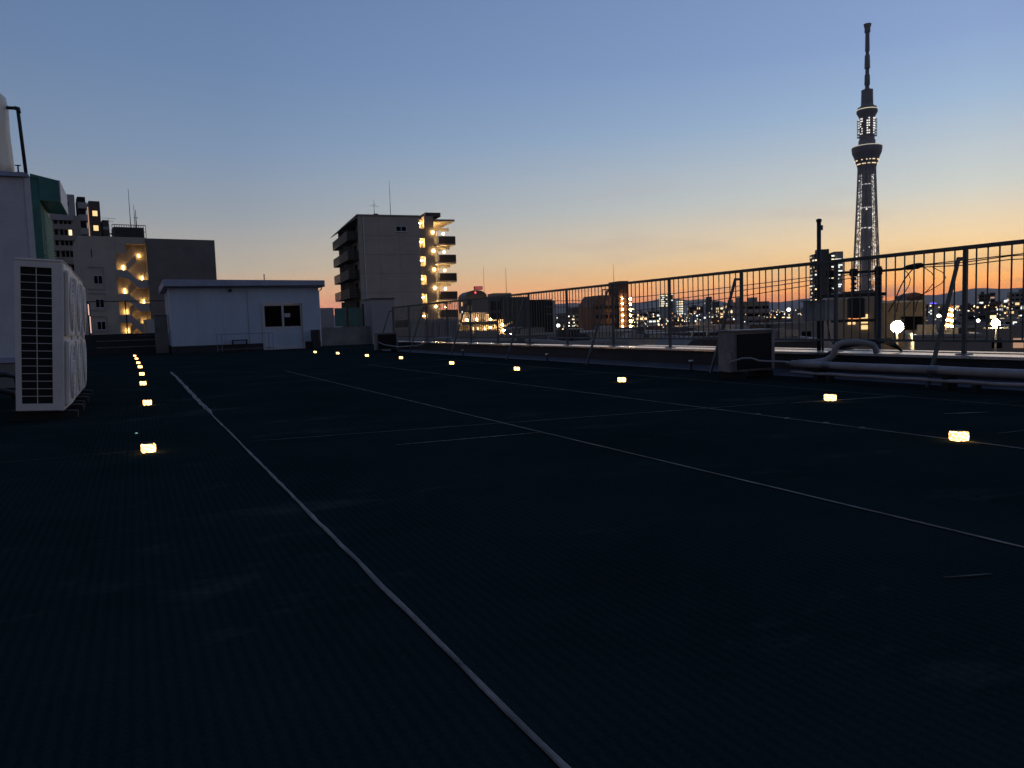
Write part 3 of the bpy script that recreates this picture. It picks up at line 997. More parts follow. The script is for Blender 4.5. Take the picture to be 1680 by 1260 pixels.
zl = [433, 484, 518, 550, 583]          # left openings: sill rows
for k, yb in enumerate((443, 482, 516, 547, 580)):
    s0 = zz(yb)                          # sill height of the left landing opening
    dz = 2.75
    # parapets: left landing, sloping flight down to the right landing, and the flight behind going up
    fl_ = obj('stair_flight', MB().prism([(xs0 + .01, s0), (xl1, s0), (xr0, s0 - 1.42), (xs1 - .02, s0 - 1.42), (xs1 - .02, s0 - 2.62), (xr0, s0 - 2.62), (xl1, s0 - 1.15), (xs0 + .01, s0 - 1.15)], -.12, .06), PALEC, t)
    obj('stair_flight', MB().prism([(xl1 + .02, s0 - .1), (xl1 + .2, s0 - .1), (xr0, s0 + 1.3), (xr0, s0 + 2.3), (xl1 + .02, s0 + 1.0)], .75, .9), BEIGE, t)
    obj('landing', MB().box(xs0 + .02, xl1, .07, 1.59, s0 - 1.15, s0 - .97), GREYW, fl_)
    obj('landing', MB().box(xr0, xs1 - .03, .07, 1.59, s0 - 2.62, s0 - 2.44), GREYW, fl_)
    obj('stair_lamp', MB().box(xl1 - .36, xl1 - .26, 1.33, 1.45, s0 + .10, s0 + .75), LAMPS, fl_)
    obj('stair_lamp', MB().box(xs1 - .75, xs1 - .6, 1.33, 1.45, s0 - 1.32, s0 - .85), LAMPS, fl_)
    obj('window_bar', MB().box(xs1 - .95, xs1 - .88, .03, .08, s0 - 1.44, s0 - .3), PIPE, t)
    obj('window_bar', MB().box(xs1 - .5, xs1 - .43, .03, .08, s0 - 1.44, s0 - .3), PIPE, t)
obj('stair_lamp', MB().box(xs1 - .95, xs1 - .8, 1.33, 1.45, zz(420), zz(416)), LAMPS, t)
obj('slit_window', MB().box(X(150), X(151.5), -.03, -.005, A.z(150, 422), A.z(150, 409)), BLACK, t)
for k, (ya, yb) in enumerate(((437, 475), (480, 510), (518, 545))):
    a_, b_ = A.z(155, ya), A.z(155, yb)
    w0, w1 = X(142), X(169)
    p = obj('balcony_bay', MB().box(w0, w1, -.12, -.005, b_, b_ + .22).box(w0, w1, -.12, -.005, a_ - .16, a_).box(w1 - .12, w1, -.1, -.005, b_ + .23, a_ - .17), PALEC, t)
    obj('window_frame', MB().box(X(151), X(166), -.06, -.004, (a_ + b_) / 2 - .9, (a_ + b_) / 2 + .4), SASH, p)
    obj('window_pane', MB().box(X(152), X(158), -.08, -.061, (a_ + b_) / 2 - .8, (a_ + b_) / 2 + .3), GLASS, p)
    obj('window_pane', MB().box(X(159), X(165), -.08, -.061, (a_ + b_) / 2 - .8, (a_ + b_) / 2 + .3), GLASS, p)
rb = obj('rooftop_cage', MB().box(X(191), X(247), 3, 8, ztl - .3, ztl + .25), DARKW, t)
for k in range(15):
    xx = X(191) + (X(247) - X(191)) * k / 14
    obj('cage_post', MB().box(xx - .035, xx + .035, 2.95, 3.02, ztl + .26, ztl + 2.1), PIPE, rb)
obj('cage_rail', MB().box(X(191), X(247), 2.93, 2.99, ztl + 2.05, ztl + 2.15).box(X(191), X(247), 2.93, 2.99, ztl + 1.1, ztl + 1.18), PIPE, rb)
obj('cage_tank', MB().box(X(194), X(245), 3.6, 7, ztl + .3, ztl + 1.85), DARKW, rb)
antenna(t, X(221), 2.0, ztl, 7.2, .07)
antenna(t, X(231), 4.0, ztl + 1.8, 3.5, .06)
antenna(t, X(234), 4.4, ztl + 1.8, 2.8, .09, ((1.6, .35, .2),))
antenna(t, X(184), 1.0, ztl, 2.8, .05, ((2.7, .9, .2), (2.3, .6, .2)))
obj('dish', MB().lathe([(.02, 0), (.3, .05), (.45, .16)], 14), PIPE, t).location = (X(188), 1.2, ztl + .4)
obj('low_annex', MB().box(X(222), X(262), -8, -4, 0, A.z(240, 524, -8)), PALEC, t)

C1 = Facade(78, 350, 150, -6)
t = C1.thing('terrace_apartment_block', 'pale stepped apartment block with balcony bands between canopy and stairway building', 'building')
xa, xb = C1.x(60), C1.x(131)
obj('wall', MB().box(xa, xb, 0, 12, 0, C1.z(100, 353)), GREYW, t)
obj('upper_wall', MB().box(xa, C1.x(127), 6, 16, C1.z(100, 353), C1.z(115, 319, 6)), PALEC, t)
for ya in (353, 368, 386, 403, 425, 447, 470):
    z_ = C1.z(100, ya)
    obj('balcony_band', MB().box(xa, C1.x(120), -.5, -.01, z_ - 1.0, z_), PALEC if ya < 360 else GREYW, t)
    for px_ in (90, 99, 106, 113):
        obj('window_pane', MB().box(C1.x(px_ - 2.5), C1.x(px_ + 2.5), -.06, -.005, z_ - 2.2, z_ - 1.05), WIN_Y if (ya == 368 and px_ == 113) else GLASS, t)
obj('window_pane', MB().box(C1.x(110, 6), C1.x(113.5, 6), 5.93, 5.995, C1.z(110, 338, 6), C1.z(110, 331, 6)), GLASS, t)
for y0_ in (343, 363, 385):
    z_ = C1.z(138, y0_, 8)
    bb = obj('corner_balcony', MB().box(C1.x(128, 8), C1.x(143, 8), 7, 12, z_, z_ + 1.25), PALEC, t)
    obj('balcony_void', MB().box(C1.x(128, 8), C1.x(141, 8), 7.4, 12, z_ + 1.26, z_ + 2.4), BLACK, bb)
obj('corner_wall', MB().box(C1.x(128, 8), C1.x(142, 8), 9.2, 14, 0, C1.z(135, 328, 9)), DARKW, t)

C2 = Facade(147, 355, 170, -6)
t = C2.thing('dark_slim_tower', 'slim black tower with two orange windows above the stairway building', 'building')
obj('wall', MB().box(0, C2.x(165), 0, 8, 0, C2.z(156, 330)), DARKW, t)
obj('lift_block', MB().box(C2.x(168), C2.x(178), 1, 8, 0, C2.z(172, 360)), DARKW, t)
obj('pale_band', MB().box(C2.x(168), C2.x(178), .8, .99, C2.z(172, 376), C2.z(172, 371)), PALEC, t)
for ya in (350, 374):
    p = obj('window', MB().box(C2.x(151.5), C2.x(160.5), -.12, -.01, C2.z(156, ya + 5), C2.z(156, ya - 4.5)), PIPE, t)
    obj('pane', MB().box(C2.x(152), C2.x(160), -.2, -.13, C2.z(156, ya + 4.5), C2.z(156, ya - 4)), WIN_W, p)
obj('edge_light', MB().tube([(-.3, -.3, C2.z(147, 388)), (-.3, -.3, C2.z(147, 340))], .12, 6), WIN_D, t)

# ---- generic block with windows too small to pick apart singly


def block(name, label, xl, xr, yt, D, az, depth, wall, fh=3.0, cw=3.0, lit=.25, mats=(WIN_Y, WIN_W, WIN_C), cat='building', group=None,
          crown=True, zlo=None, win=(.55, .45), sides=True, top=.8, seed=None, bands=None):
    rnd = random.Random(seed if seed is not None else int(xl * 13 + D))
    f = Facade(xl, yt, D, az)
    t_ = f.thing(name, label, cat, group)
    w = f.x(xr, 0, yt)
    h = f.z((xl + xr) / 2, yt)
    obj('wall', MB().box(0, w, 0, depth, 0, h), wall, t_)
    if crown:
        obj('roof_parapet', MB().box(-.1, w + .1, -.1, depth + .1, h + .01, h + .35), wall, t_)
        a_ = rnd.uniform(.15, .5)
        obj('plant_room', MB().box(w * a_, w * (a_ + .3), depth * .3, depth * .7, h + .36, h + .36 + min(2.6, h * .1)), wall, t_)
    dark = MB()
    lits = {m_.name: (m_, MB()) for m_ in mats}
    lo = zlo if zlo is not None else max(1.0, h - 45)
    nf = max(1, int((h - lo) / fh))
    nc = max(1, int(w / cw))
    cwid = w / nc
    for i in range(nf):
        z_ = h - top - fh * (i + 1) + fh * .35
        for j in range(nc):
            x_ = (j + .5) * cwid
            g_ = dark
            if rnd.random() < lit:
                g_ = lits[rnd.choice(mats).name][1]
            ww, hh = cwid * win[0] * .5, fh * win[1]
            g_.box(x_ - ww, x_ + ww, -.08, -.01, z_, z_ + hh)
        if sides:
            nd = max(1, int(depth / cw))
            for sx in (0, 1):
                for j in range(nd):
                    y_ = (j + .5) * depth / nd
                    g_ = dark if rnd.random() > lit else lits[rnd.choice(mats).name][1]
                    xa_ = (-.08, -.01) if sx == 0 else (w + .01, w + .08)
                    g_.box(xa_[0], xa_[1], y_ - cw * win[0] * .4, y_ + cw * win[0] * .4, z_, z_ + fh * win[1])
        if bands:
            obj('floor_band', MB().box(-.25, w + .25, -.5, -.1, z_ - fh * .42, z_ - fh * .05), bands, t_)
    if dark.v:
        obj('dark_windows', dark, GLASS, t_, kind='stuff')
    for m_, g_ in lits.values():
        if g_.v:
            obj('lit_windows', g_, m_, t_, kind='stuff')
    return f, t_, w, h


# ---- mid-distance blocks behind the far half of the railing
f, t, w, h = block('round_top_block', 'slate block with curved roof and red lamp right of the balcony apartments', 764, 799, 487, 250, 12, 14, SLATE, lit=.12, cw=2.4, crown=False)
obj('curved_roof', MB().prism([(w * (.5 - .5 * math.cos(math.pi * i / 12)), h + .02 + 2.2 * math.sin(math.pi * i / 12)) for i in range(13)], 0, 14), SLATE, t)
obj('sign_frame', MB().box(w * .42, w * .8, -.2, 1, h + 2.3, h + 3.4), DARKW, t)
obj('red_lamp', MB().box(w * .44, w * .78, -.3, -.21, h + 2.5, h + 3.2), glow('dim_red_sign', (1, .03, .06), .35), t)
obj('red_lamp', MB().ball((w * .45, -.4, h + 1.4), .28, 8), RED, t)
for k in range(4):
    obj('landing_lamp', MB().ball((w * .52, -.5, h - 4.6 - k * 3.0), .42, 8), LAMPW, t)
    obj('landing', MB().box(w * .40, w * .66, -.9, -.09, h - 6.4 - k * 3.0, h - 6.1 - k * 3.0), PALEC, t)

Fc = Facade(803, 520, 200, 10)
t = Fc.thing('clad_warehouse', 'dark slate blue ribbed building with gridded glazed corner behind the railing', 'building')
w1, w2 = Fc.x(868), Fc.x(911)
h1, h2 = Fc.z(850, 487), Fc.z(890, 491)
obj('wall', MB().box(0, w1, 0, 20, 0, h1), SLATE, t)
obj('dark_wing', MB().box(w1 + .02, w2, 2, 18, 0, h2), BLACK, t)
for k in range(20):
    xx = Fc.x(822) + (w1 - Fc.x(822)) * k / 19.5
    obj('rib', MB().box(xx, xx + .22, -.2, -.01, 2, h1 - .3), SLATE, t)
for i in range(5):
    for j in range(3):
        x_ = .6 + j * (Fc.x(820) / 3.2)
        obj('window_pane', MB().box(x_, x_ + Fc.x(820) / 4, -.1, -.01, h1 - 3.4 - i * 3, h1 - 1 - i * 3), GLASS, t)
obj('roof_rail', MB().box(1, w1 - 2, -.1, 0, h1 + .3, h1 + .5).box(2, 7, 3, 9, h1 + .02, h1 + 1.2), GREYW, t)
obj('edge_pipe', MB().tube([(w2 + .3, 1.9, 1), (w2 + .3, 1.9, h2 - .5)], .35, 8), PALEC, t)
antenna(t, Fc.x(802), 4, h1, 8.5, .06)
antenna(t, Fc.x(839), 4, h1, 8.0, .08)

Fs = Facade(757, 540, 125, 10)
t = Fs.thing('lamp_lit_stair_block', 'low building with a cluster of lamp-lit walkways and stairs behind the railing', 'building')
w = Fs.x(846)
h = Fs.z(790, 531)
obj('wall', MB().box(0, Fs.x(802), 0, 9, 0, h), GREYW, t)
obj('upper_walkway', MB().box(-.2, Fs.x(812), -1.3, -.01, h - .3, h - .1), PALEC, t)
obj('upper_wall', MB().box(0, Fs.x(806), 3, 9, h + .02, h + 1.9), PALEC, t)
obj('walkway_parapet', MB().box(-.2, Fs.x(812), -1.35, -1.31, h - .09, h + .35), SLATE, t)
for px_ in (762, 767, 776, 784, 793, 800):
    obj('door', MB().box(Fs.x(px_, 3) - .35, Fs.x(px_, 3) + .35, 2.93, 2.99, h + .05, h + 1.6), PALEC if px_ % 2 else WIN_D, t)
for px_, py_ in ((766, 525), (782, 524), (805, 524), (805, 537), (806, 549), (824, 533), (827, 542), (838, 549), (827, 552)):
    x_, z_ = Fs.q(px_, py_, -1.2)
    obj('walkway_lamp', MB().ball((x_, -1.2, z_), .16, 8), LAMPW, t)
x_ = Fs.x(818)
obj('stair_tower', MB().box(x_ - .9, x_ + .9, .2, 3, 0, h + .6), PALEC, t)
for i in range(6):
    z_ = h - i * 1.3
    a_, b_ = (x_ - .9, x_ + 2.4) if i % 2 else (x_ + 2.4, x_ - .9)
    obj('stair_flight', MB().prism([(a_, z_), (b_, z_ - 1.25), (b_, z_ - 1.0), (a_, z_ + .25)], -.6, -.2), DARKW, t)
for px_ in (776, 784, 795):
    obj('window_pane', MB().box(Fs.x(px_) - .13, Fs.x(px_) + .13, -.06, -.01, Fs.z(px_, 541), Fs.z(px_, 537)), WIN_Y, t)

f, t, w, h = block('lamp_grid_apartments', 'apartment block dotted with rows of white corridor lamps behind the railing', 926, 972, 514, 420, 14, 15, DARKW, lit=.0, fh=2.9, cw=4.5)
obj('upper_block', MB().box(w * .36, w * .9, 2, 14, h + .36, h + 3.2), DARKW, t)
lm = MB()
rn = random.Random(3)
for i in range(11):
    for cx in (.1, .14, .31, .50, .68, .8, .92, .95):
        if rn.random() < .8:
            zc = h - 1.5 - i * 1.75
            lm.ball((w * cx + rn.uniform(-.15, .15), -.6, zc), .34, 6)
obj('corridor_lamps', lm, glow('white_corridor_lamp', (1, .95, .78), 2.6), t, kind='stuff')

Fd = Facade(973, 520, 235, 12)
t = Fd.thing('brown_tower_block', 'dark brown block with chamfered roof and slim lift tower behind the railing', 'building')
h0, h1 = Fd.z(1000, 484), Fd.z(1025, 461)
w0, w1, w2 = Fd.x(1015), Fd.x(1031), Fd.x(1036)
obj('wall', MB().prism([(0, 0), (w0, 0), (w0, h0), (Fd.x(984), h0), (0, Fd.z(975, 502))], 0, 14), BROWN, t)
obj('lift_tower', MB().box(w0 + .02, w1, -.5, 8, 0, h1), BROWN, t)
obj('roof_frame', MB().box(Fd.x(993), w0, 2, 2.3, h0 + 1.6, h0 + 1.9).box(Fd.x(993), Fd.x(994), 2, 2.3, h0 + .01, h0 + 1.59), PIPE, t)
for i in range(8):
    for j in range(5):
        x_, z_ = .8 + j * w0 / 5.2, h0 - 4.2 - i * 2.9
        obj('window_pane', MB().box(x_, x_ + .85, -.07, -.01, z_, z_ + 1.1), WIN_Y if (i, j) in ((3, 1), (4, 2), (4, 3), (5, 4)) else GLASS, t)
for i in range(7):
    z_ = Fd.z(1036, 490 + i * 9.2)
    cpart = obj('corridor', MB().box(w1 + .02, w2 + .9, .3, 8, z_ - 1.6, z_ - 1.3), PALEC, t)
    obj('corridor_lamp', MB().ball((w1 + .8, .1, z_), .36, 8), LAMPW, cpart)
    obj('corridor_lamp', MB().ball((Fd.x(1020), -.8, z_ + .2), .2, 8), LAMPW, cpart)
antenna(t, Fd.x(1014), 3, h1, 5.5, .07)

block('banded_office_block', 'long low office block with dark window bands behind the nearer small condenser', 1224, 1262, 496, 330, 30, 14, GREYW, fh=3.1, cw=2.6, lit=.06, win=(.8, .4), bands=PALEC)
block('slim_office_wing', 'slim grey office wing with small balconies left of the banded office block', 1213, 1224, 496, 330, 30, 14, GREYW, fh=3.1, cw=2.4, lit=.05)
block('pink_lit_hotel', 'pale block with bright floors standing left of the banded office block', 1196, 1213, 498, 480, 26, 14, PALEC, fh=3, cw=2.2, lit=.55, mats=(WIN_W, WIN_Y, WIN_D), win=(.8, .5))

# tall block beside the broadcast tower
f, t, w, h = block('slab_high_rise', 'dark high-rise with lit window columns standing left of the broadcast tower', 1336, 1370, 416, 640, 34, 16, DARKW, fh=3.0, cw=3.2, lit=.42, mats=(WIN_C, WIN_Y, WIN_D), win=(.7, .4), crown=False)
obj('blind_core', MB().box(f.x(1341), f.x(1360), -.6, 8, 0, f.z(1350, 409)), DARKW, t)
f2 = Facade(1366, 430, 650, 34)
obj('pale_wing', MB().box(w + .05, f.x(1385), 3, 16, 0, f.z(1378, 412)), PALEC, t)
lm = MB()
rn = random.Random(5)
for i in range(26):
    if rn.random() < .75:
        z_ = f.z(1375, 425 + i * 3.2)
        lm.box(w + .6, w + rn.uniform(2.5, 7), 2.85, 2.95, z_ - .55, z_ + .5)
obj('lit_windows', lm, WIN_C, t, kind='stuff')

# distant high-rises
hr = [('pair_tower_bright', 'brightest white-lit distant twin high-rise seen behind the railing', 1083, 1098, 483, 2600, PALEC, .85, (WIN_C, WIN_C, WIN_Y)),
      ('pair_tower_dim', 'dimmer dark distant high-rise right beside the brightest white-lit one', 1098, 1104, 481, 2650, SLATE, .25, (WIN_C, WIN_D)),
      ('lit_tower', 'pale greenish lit distant high-rise, second bright one behind the railing', 1112, 1122, 493, 2300, PALEC, .75, (WIN_C, WIN_Y)),
      ('spotted_block', 'broad distant block sprinkled with pinkish lights behind the railing', 1131, 1155, 503, 1500, DARKW, .4, (WIN_W, WIN_C, WIN_D)),
      ('dark_slab_tower', 'tall dark distant slab with few lights left of the leaning brace', 1158, 1168, 487, 2200, SLATE, .06, (WIN_C, WIN_D)),
      ('dark_stub_tower', 'shorter dark distant slab just right of the tall dark one', 1169, 1180, 495, 2000, SLATE, .06, (WIN_C, WIN_D)),
      ('banded_far_block', 'distant block with yellow lit floors beside the leaning brace', 1181, 1190, 503, 900, GREYW, .5, (WIN_Y, WIN_W)),
      ('low_lit_block', 'low distant block with yellow windows right of the brown tower block', 1048, 1062, 513, 700, GREYW, .35, (WIN_Y, WIN_W)),
      ('step_block', 'stepped grey distant block between the brown tower and the white-lit high-rise', 1064, 1082, 510, 900, GREYW, .4, (WIN_Y, WIN_C)),
      ('east_tower', 'dark high-rise with scattered lights at the frame edge side of the railing', 1606, 1625, 483, 820, DARKW, .25, (WIN_D, WIN_C)),
      ('east_tower_wing', 'narrow taller wing joined behind the dark scattered-light high-rise', 1624, 1633, 480, 840, DARKW, .2, (WIN_D, WIN_C)),
      ('east_low_tower', 'low dark wing right of the scattered-light high-rise', 1633, 1643, 494, 830, DARKW, .15, (WIN_D, WIN_C)),
      ('corner_office', 'wide dark office with lit top floors at the photo edge behind the railing', 1656, 1692, 480, 620, GREYW, .22, (WIN_W, WIN_C)),
      ('corner_annex', 'stepped annex left of the wide dark office behind the railing', 1646, 1656, 490, 640, GREYW, .12, (WIN_W, WIN_C))]
for (nm, lb, xl, xr, yt, D, wm, li, ms_) in hr:
    far = D > 1200
    block('high_rise', lb, xl, xr, yt, D, 30 if xl < 1400 else 55, 22, wm, fh=(7 if far else 3.4), cw=(6 if far else 3.6), lit=li, mats=ms_, win=(.75, .55),
          crown=(xr - xl) > 12, group='distant high-rises')

f, t, w, h = block('arena_hall', 'low distant hall with violet-blue lit dome behind the second floodlight brace', 1523, 1545, 503, 1400, 48, 30, PALEC, lit=.25, fh=5, cw=6, crown=False)
obj('blue_dome', MB().lathe([(w * .36, h), (w * .33, h + 3.5), (w * .22, h + 6.5), (w * .02, h + 8)], 18, (w * .42, 12)), BLUE, t)
f, t, w, h = block('orange_corridor_block', 'slim block with orange lit stacked corridors right of the braced post', 1551, 1564, 500, 380, 48, 12, BROWN, lit=.0, fh=3, cw=2.4)
for i in range(6):
    z_ = h - 2.0 - i * 2.7
    obj('corridor_lamp', MB().ball((.5, -.4, z_), .42, 8), LAMPW, t)
    obj('corridor_lamp', MB().ball((w - .5, -.4, z_ - .6), .42, 8), LAMPW, t)
    obj('corridor_panel', MB().box(.9, w - .9, -.15, -.09, z_ - .9, z_ + .6), ORANGE, t)

# ---- broadcast tower
TB = survey(1421, 511, 1640)
tw = thing('broadcast_tower', 'very tall slender lattice broadcast tower with two lit observation decks', 'tower', (TB.x, TB.y, GZ))
pxm = 1640 / FPX


def tz(y):
    v_ = (630 - y) / FPX
    a_, b_ = TB.x * up.x + TB.y * up.y, TB.x * fw.x + TB.y * fw.y
    return (v_ * b_ - a_) / (up.z - v_ * fw.z) + EYE.z - GZ


def shaft_r(z):
    return 16.8 + 13.5 * max(0, (330 - z) / 330) ** 1.15


core = MB().lathe([(10.5, 0), (10, 200), (9.5, 330), (8, 372)], 20)
obj('core', core, TOWERD, tw)
lat = MB()
nl_ = 16
zs = [i * 13.2 for i in range(26)]
for k in range(nl_):
    a = 2 * math.pi * k / nl_
    lat.tube([(shaft_r(z) * math.cos(a), shaft_r(z) * math.sin(a), z) for z in zs], .95, 5)
obj('lattice_leg', lat, TOWERM, tw, kind='stuff')
dg = MB()
for i in range(len(zs) - 1):
    for k in range(nl_):
        a, b_ = 2 * math.pi * k / nl_, 2 * math.pi * (k + 1) / nl_
        if (i + k) % 2:
            a, b_ = b_, a
        ra, rb_ = shaft_r(zs[i]), shaft_r(zs[i + 1])
        dg.tube([(ra * math.cos(a), ra * math.sin(a), zs[i]), (rb_ * math.cos(b_), rb_ * math.sin(b_), zs[i + 1])], .55, 4, False)
obj('lattice_diagonal', dg, TOWERM, tw, kind='stuff')
for z in zs[1::2]:
    r_ = shaft_r(z)
    obj('ring_beam', MB().tube([(r_ * math.cos(2 * math.pi * k / 24), r_ * math.sin(2 * math.pi * k / 24), z) for k in range(25)], .6, 5, False), TOWERM, tw)
deck = MB().lathe([(17, tz(285)), (18.5, tz(274)), (25, tz(258)), (28.6, tz(251)), (29.2, tz(248)), (29.8, tz(243)), (29, tz(241.5)), (27, tz(241)), (18, tz(238))], 40)
obj('lower_deck', deck, TOWERD, tw, smooth=False)
obj('deck_rim', MB().lathe([(29.2, tz(241.4)), (29.9, tz(241.2)), (29.9, tz(240.4)), (28.9, tz(240.2))], 40), glow('rim_light', (1, .92, .75), .45), tw)
rn = random.Random(11)
pan = MB()
for k in range(46):
    a = 2 * math.pi * k / 46
    for zp_, rr in ((tz(264), 22.4), (tz(270), 19.6)):
        if rn.random() < .5:
            c_, s_ = math.cos(a), math.sin(a)
            pan.box(rr * c_ - 1.0, rr * c_ + 1.0, rr * s_ - 1.0, rr * s_ + 1.0, zp_ - .8, zp_ + .9)
obj('deck_windows', pan, glow('deck_window', (1, .72, .42), 1.3), tw, kind='stuff')
obj('neck', MB().lathe([(16.5, tz(239)), (16.5, tz(231)), (14.8, tz(229)), (14.5, tz(196)), (15.5, tz(192))], 28), TOWERD, tw)
obj('upper_deck', MB().lathe([(14.5, tz(194)), (17, tz(190)), (20.5, tz(185)), (20.5, tz(181)), (18.5, tz(179)), (18.5, tz(176.5)), (14, tz(175)), (12, tz(172))], 32), TOWERD, tw)
obj('deck_rim', MB().lathe([(19.3, tz(179.6)), (20.6, tz(180.4)), (20.0, tz(181))], 32), glow('rim_light_upper', (1, .9, .6), .8), tw)
gal = MB()
for k in range(26):
    a = 2 * math.pi * k / 26
    for j in range(7):
        zp_ = tz(221) + j * 5.0
        if rn.random() < .75 and k % 4 < 2:
            c_, s_ = math.cos(a), math.sin(a)
            gal.box(15.0 * c_ - .9, 15.0 * c_ + .9, 15.0 * s_ - .9, 15.0 * s_ + .9, zp_, zp_ + 2.2)
obj('neck_lights', gal, SPOT, tw, kind='stuff')
pr = MB()
for j in range(7):
    zp_ = tz(224) + j * 5.4
    for k in range(10):
        a = 2 * math.pi * k / 10
        pr.tube([(14 * math.cos(a), 14 * math.sin(a), zp_), (20 * math.cos(a), 20 * math.sin(a), zp_)], 1.0, 5)
obj('antenna_arm', pr, TOWERD, tw, kind='stuff')
obj('gain_base', MB().lathe([(13, tz(176)), (12, tz(172)), (11.3, tz(150)), (11.6, tz(148)), (9, tz(147))], 24), TOWERD, tw)
gp = [(5.2, 147), (4.6, 140), (6.4, 139.5), (5.8, 125), (6.2, 124), (4.4, 122), (4.4, 113), (6.4, 112), (5.7, 93), (5.9, 92), (3.8, 89), (3.8, 85), (5.2, 84), (4.6, 54), (6.6, 53), (6.6, 49), (6.0, 48), (8.6, 40.5), (8.6, 39.5), (.5, 39)]
obj('gain_tower', MB().lathe([(r_ * .88, tz(y_)) for r_, y_ in gp], 16), TOWERD, tw)
sp, spd = MB(), MB()
a0 = math.atan2(-TB.y, -TB.x)
for da, pr_ in ((-1.02, .6), (-.72, .75), (.68, .75), (.98, .6), (-.3, .05), (.25, .06), (0, .04), (2.2, .5), (-2.2, .5), (3.1, .3)):
    a = a0 + da
    for z in range(40, 318, 6):
        if rn.random() < pr_ * (1.15 if z < 230 else .6):
            rr = shaft_r(z) * .90
            c_, s_ = math.cos(a), math.sin(a)
            dsz = rn.uniform(.6, 1.2)
            zj = z + rn.uniform(-2, 2)
            (sp if rn.random() < .4 else spd).box(rr * c_ - dsz, rr * c_ + dsz, rr * s_ - dsz, rr * s_ + dsz, zj, zj + rn.uniform(1.0, 4))
obj('shaft_lights', sp, SPOT, tw, kind='stuff')
obj('shaft_lights_dim', spd, SPOTD, tw, kind='stuff')
for z in (tz(341), tz(303), tz(374)):
    r_ = 10.5
    obj('ring_light', MB().tube([(r_ * math.cos(2 * math.pi * k / 24), r_ * math.sin(2 * math.pi * k / 24), z) for k in range(25)], .9, 5, False), SPOTD, tw)

# ---- street-side neighbours just beyond the roof edge


def roofbox(name, label, cat, xl, xr, yt, D, az, depth, wall, extra=True, pitched=False, seed=1):
    f_ = Facade(xl, yt, D, az)
    t_ = f_.thing(name, label, cat)
    w_ = f_.x(xr, 0, yt)
    h_ = f_.z((xl + xr) / 2, yt)
    rn_ = random.Random(seed)
    if pitched:
        obj('wall', MB().box(0, w_, 0, depth, 0, h_ - 1.2), wall, t_)
        obj('roof', MB().prism([(-.4, h_ - 1.3), (w_ + .4, h_ - 1.3), (w_ / 2, h_)], -.4, depth + .4), ROOFT, t_)
    else:
        obj('wall', MB().box(0, w_, 0, depth, 0, h_ - .15), wall, t_)
        obj('roof_parapet', MB().box(-.05, w_ + .05, -.05, .15, h_ - .149, h_).box(-.05, .15, .151, depth, h_ - .149, h_).box(w_ - .15, w_ + .05, .151, depth, h_ - .149, h_), PALEC, t_)
    if extra:
        for k in range(4):
            x_ = rn_.uniform(.1, .8) * w_
            y_ = rn_.uniform(.3, .8) * depth
            if not pitched:
                obj('roof_unit', MB().box(x_, x_ + rn_.uniform(.6, 1.4), y_, y_ + .5, h_ - .149, h_ + rn_.uniform(.1, .5)), rn_.choice((ACGREY, GREYW, PIPE)), t_)
        for k in range(3):
            z_ = h_ - 2.6
            x_ = w_ * (.15 + .28 * k)
            obj('window_pane', MB().box(x_, x_ + 1.0, -.06, -.01, z_, z_ + 1.1), rn_.choice((GLASS, GLASS, WIN_D)), t_)
    return f_, t_, w_, h_


f, t, w, h = roofbox('corrugated_shed', 'white corrugated shed just beyond the far part of the railing', 'shed', 694, 751, 523, 40, 8, 4, PALEC, extra=False)
for k in range(18):
    xx = w * (k + .2) / 18
    obj('corrugation', MB().box(xx, xx + w / 36, -.05, -.005, .5, h - .2), PALEC, t)
roofbox('flat_roof_house', 'flat grey rooftop with small units below the balcony apartment block', 'house', 640, 700, 537, 46, 4, 9, GREYW, seed=2)
roofbox('green_clad_house', 'dim green-grey house behind the left end of the railing', 'house', 640, 694, 523, 60, 6, 9, mat('dim_green_cladding', (.10, .14, .125), .8), seed=4)
roofbox('flat_roof_house', 'wide flat rooftop below the clad warehouse behind the railing', 'house', 846, 925, 547, 70, 12, 12, SLATE, seed=5)
roofbox('flat_roof_house', 'dark flat rooftop below the lamp-lit stair block', 'house', 752, 846, 556, 38, 10, 9, GREYW, seed=6)
roofbox('flat_roof_house', 'pale flat rooftop in front of the brown tower block', 'house', 930, 1030, 558, 34, 14, 8, PALEC, seed=7)
roofbox('tiled_house', 'small pitched-roof house in front of the lamp grid apartments', 'house', 925, 990, 554, 75, 14, 9, GREYW, pitched=True, seed=8)
roofbox('tiled_house', 'small pitched-roof house right of the brown tower block', 'house', 1036, 1078, 548, 95, 20, 9, GREYW, pitched=True, seed=9)
roofbox('flat_roof_house', 'grey flat rooftop below the white-lit distant high-rise', 'house', 1060, 1130, 555, 60, 22, 10, PALEC, seed=10)
roofbox('flat_roof_house', 'dark flat rooftop behind the nearer small condenser', 'house', 1130, 1200, 551, 80, 26, 10, DARKW, seed=11)
roofbox('tiled_house', 'pitched dark roof left of the nearer small condenser', 'house', 1112, 1165, 553, 48, 24, 8, GREYW, pitched=True, seed=12)
roofbox('flat_roof_house', 'wide dark rooftop right of the nearer small condenser', 'house', 1262, 1345, 556, 44, 36, 10, DARKW, seed=13)
roofbox('flat_roof_house', 'long dim rooftop below the second braced post', 'house', 1500, 1610, 548, 46, 50, 10, GREYW, seed=14)
roofbox('flat_roof_house', 'shadowy flat building below the dark scattered-light high-rise', 'house', 1575, 1700, 534, 90, 54, 14, GREYW, seed=15)
f, t, w, h = roofbox('grey_workshop', 'grey gabled workshop with orange lit openings below the broadcast tower', 'workshop', 1376, 1448, 487, 62, 40, 10, GREYW, extra=False)
obj('roof_ridge', MB().prism([(0, h), (w, h), (w * .78, h + .55), (w * .1, h + .45)], .2, 9), SLATE, t)
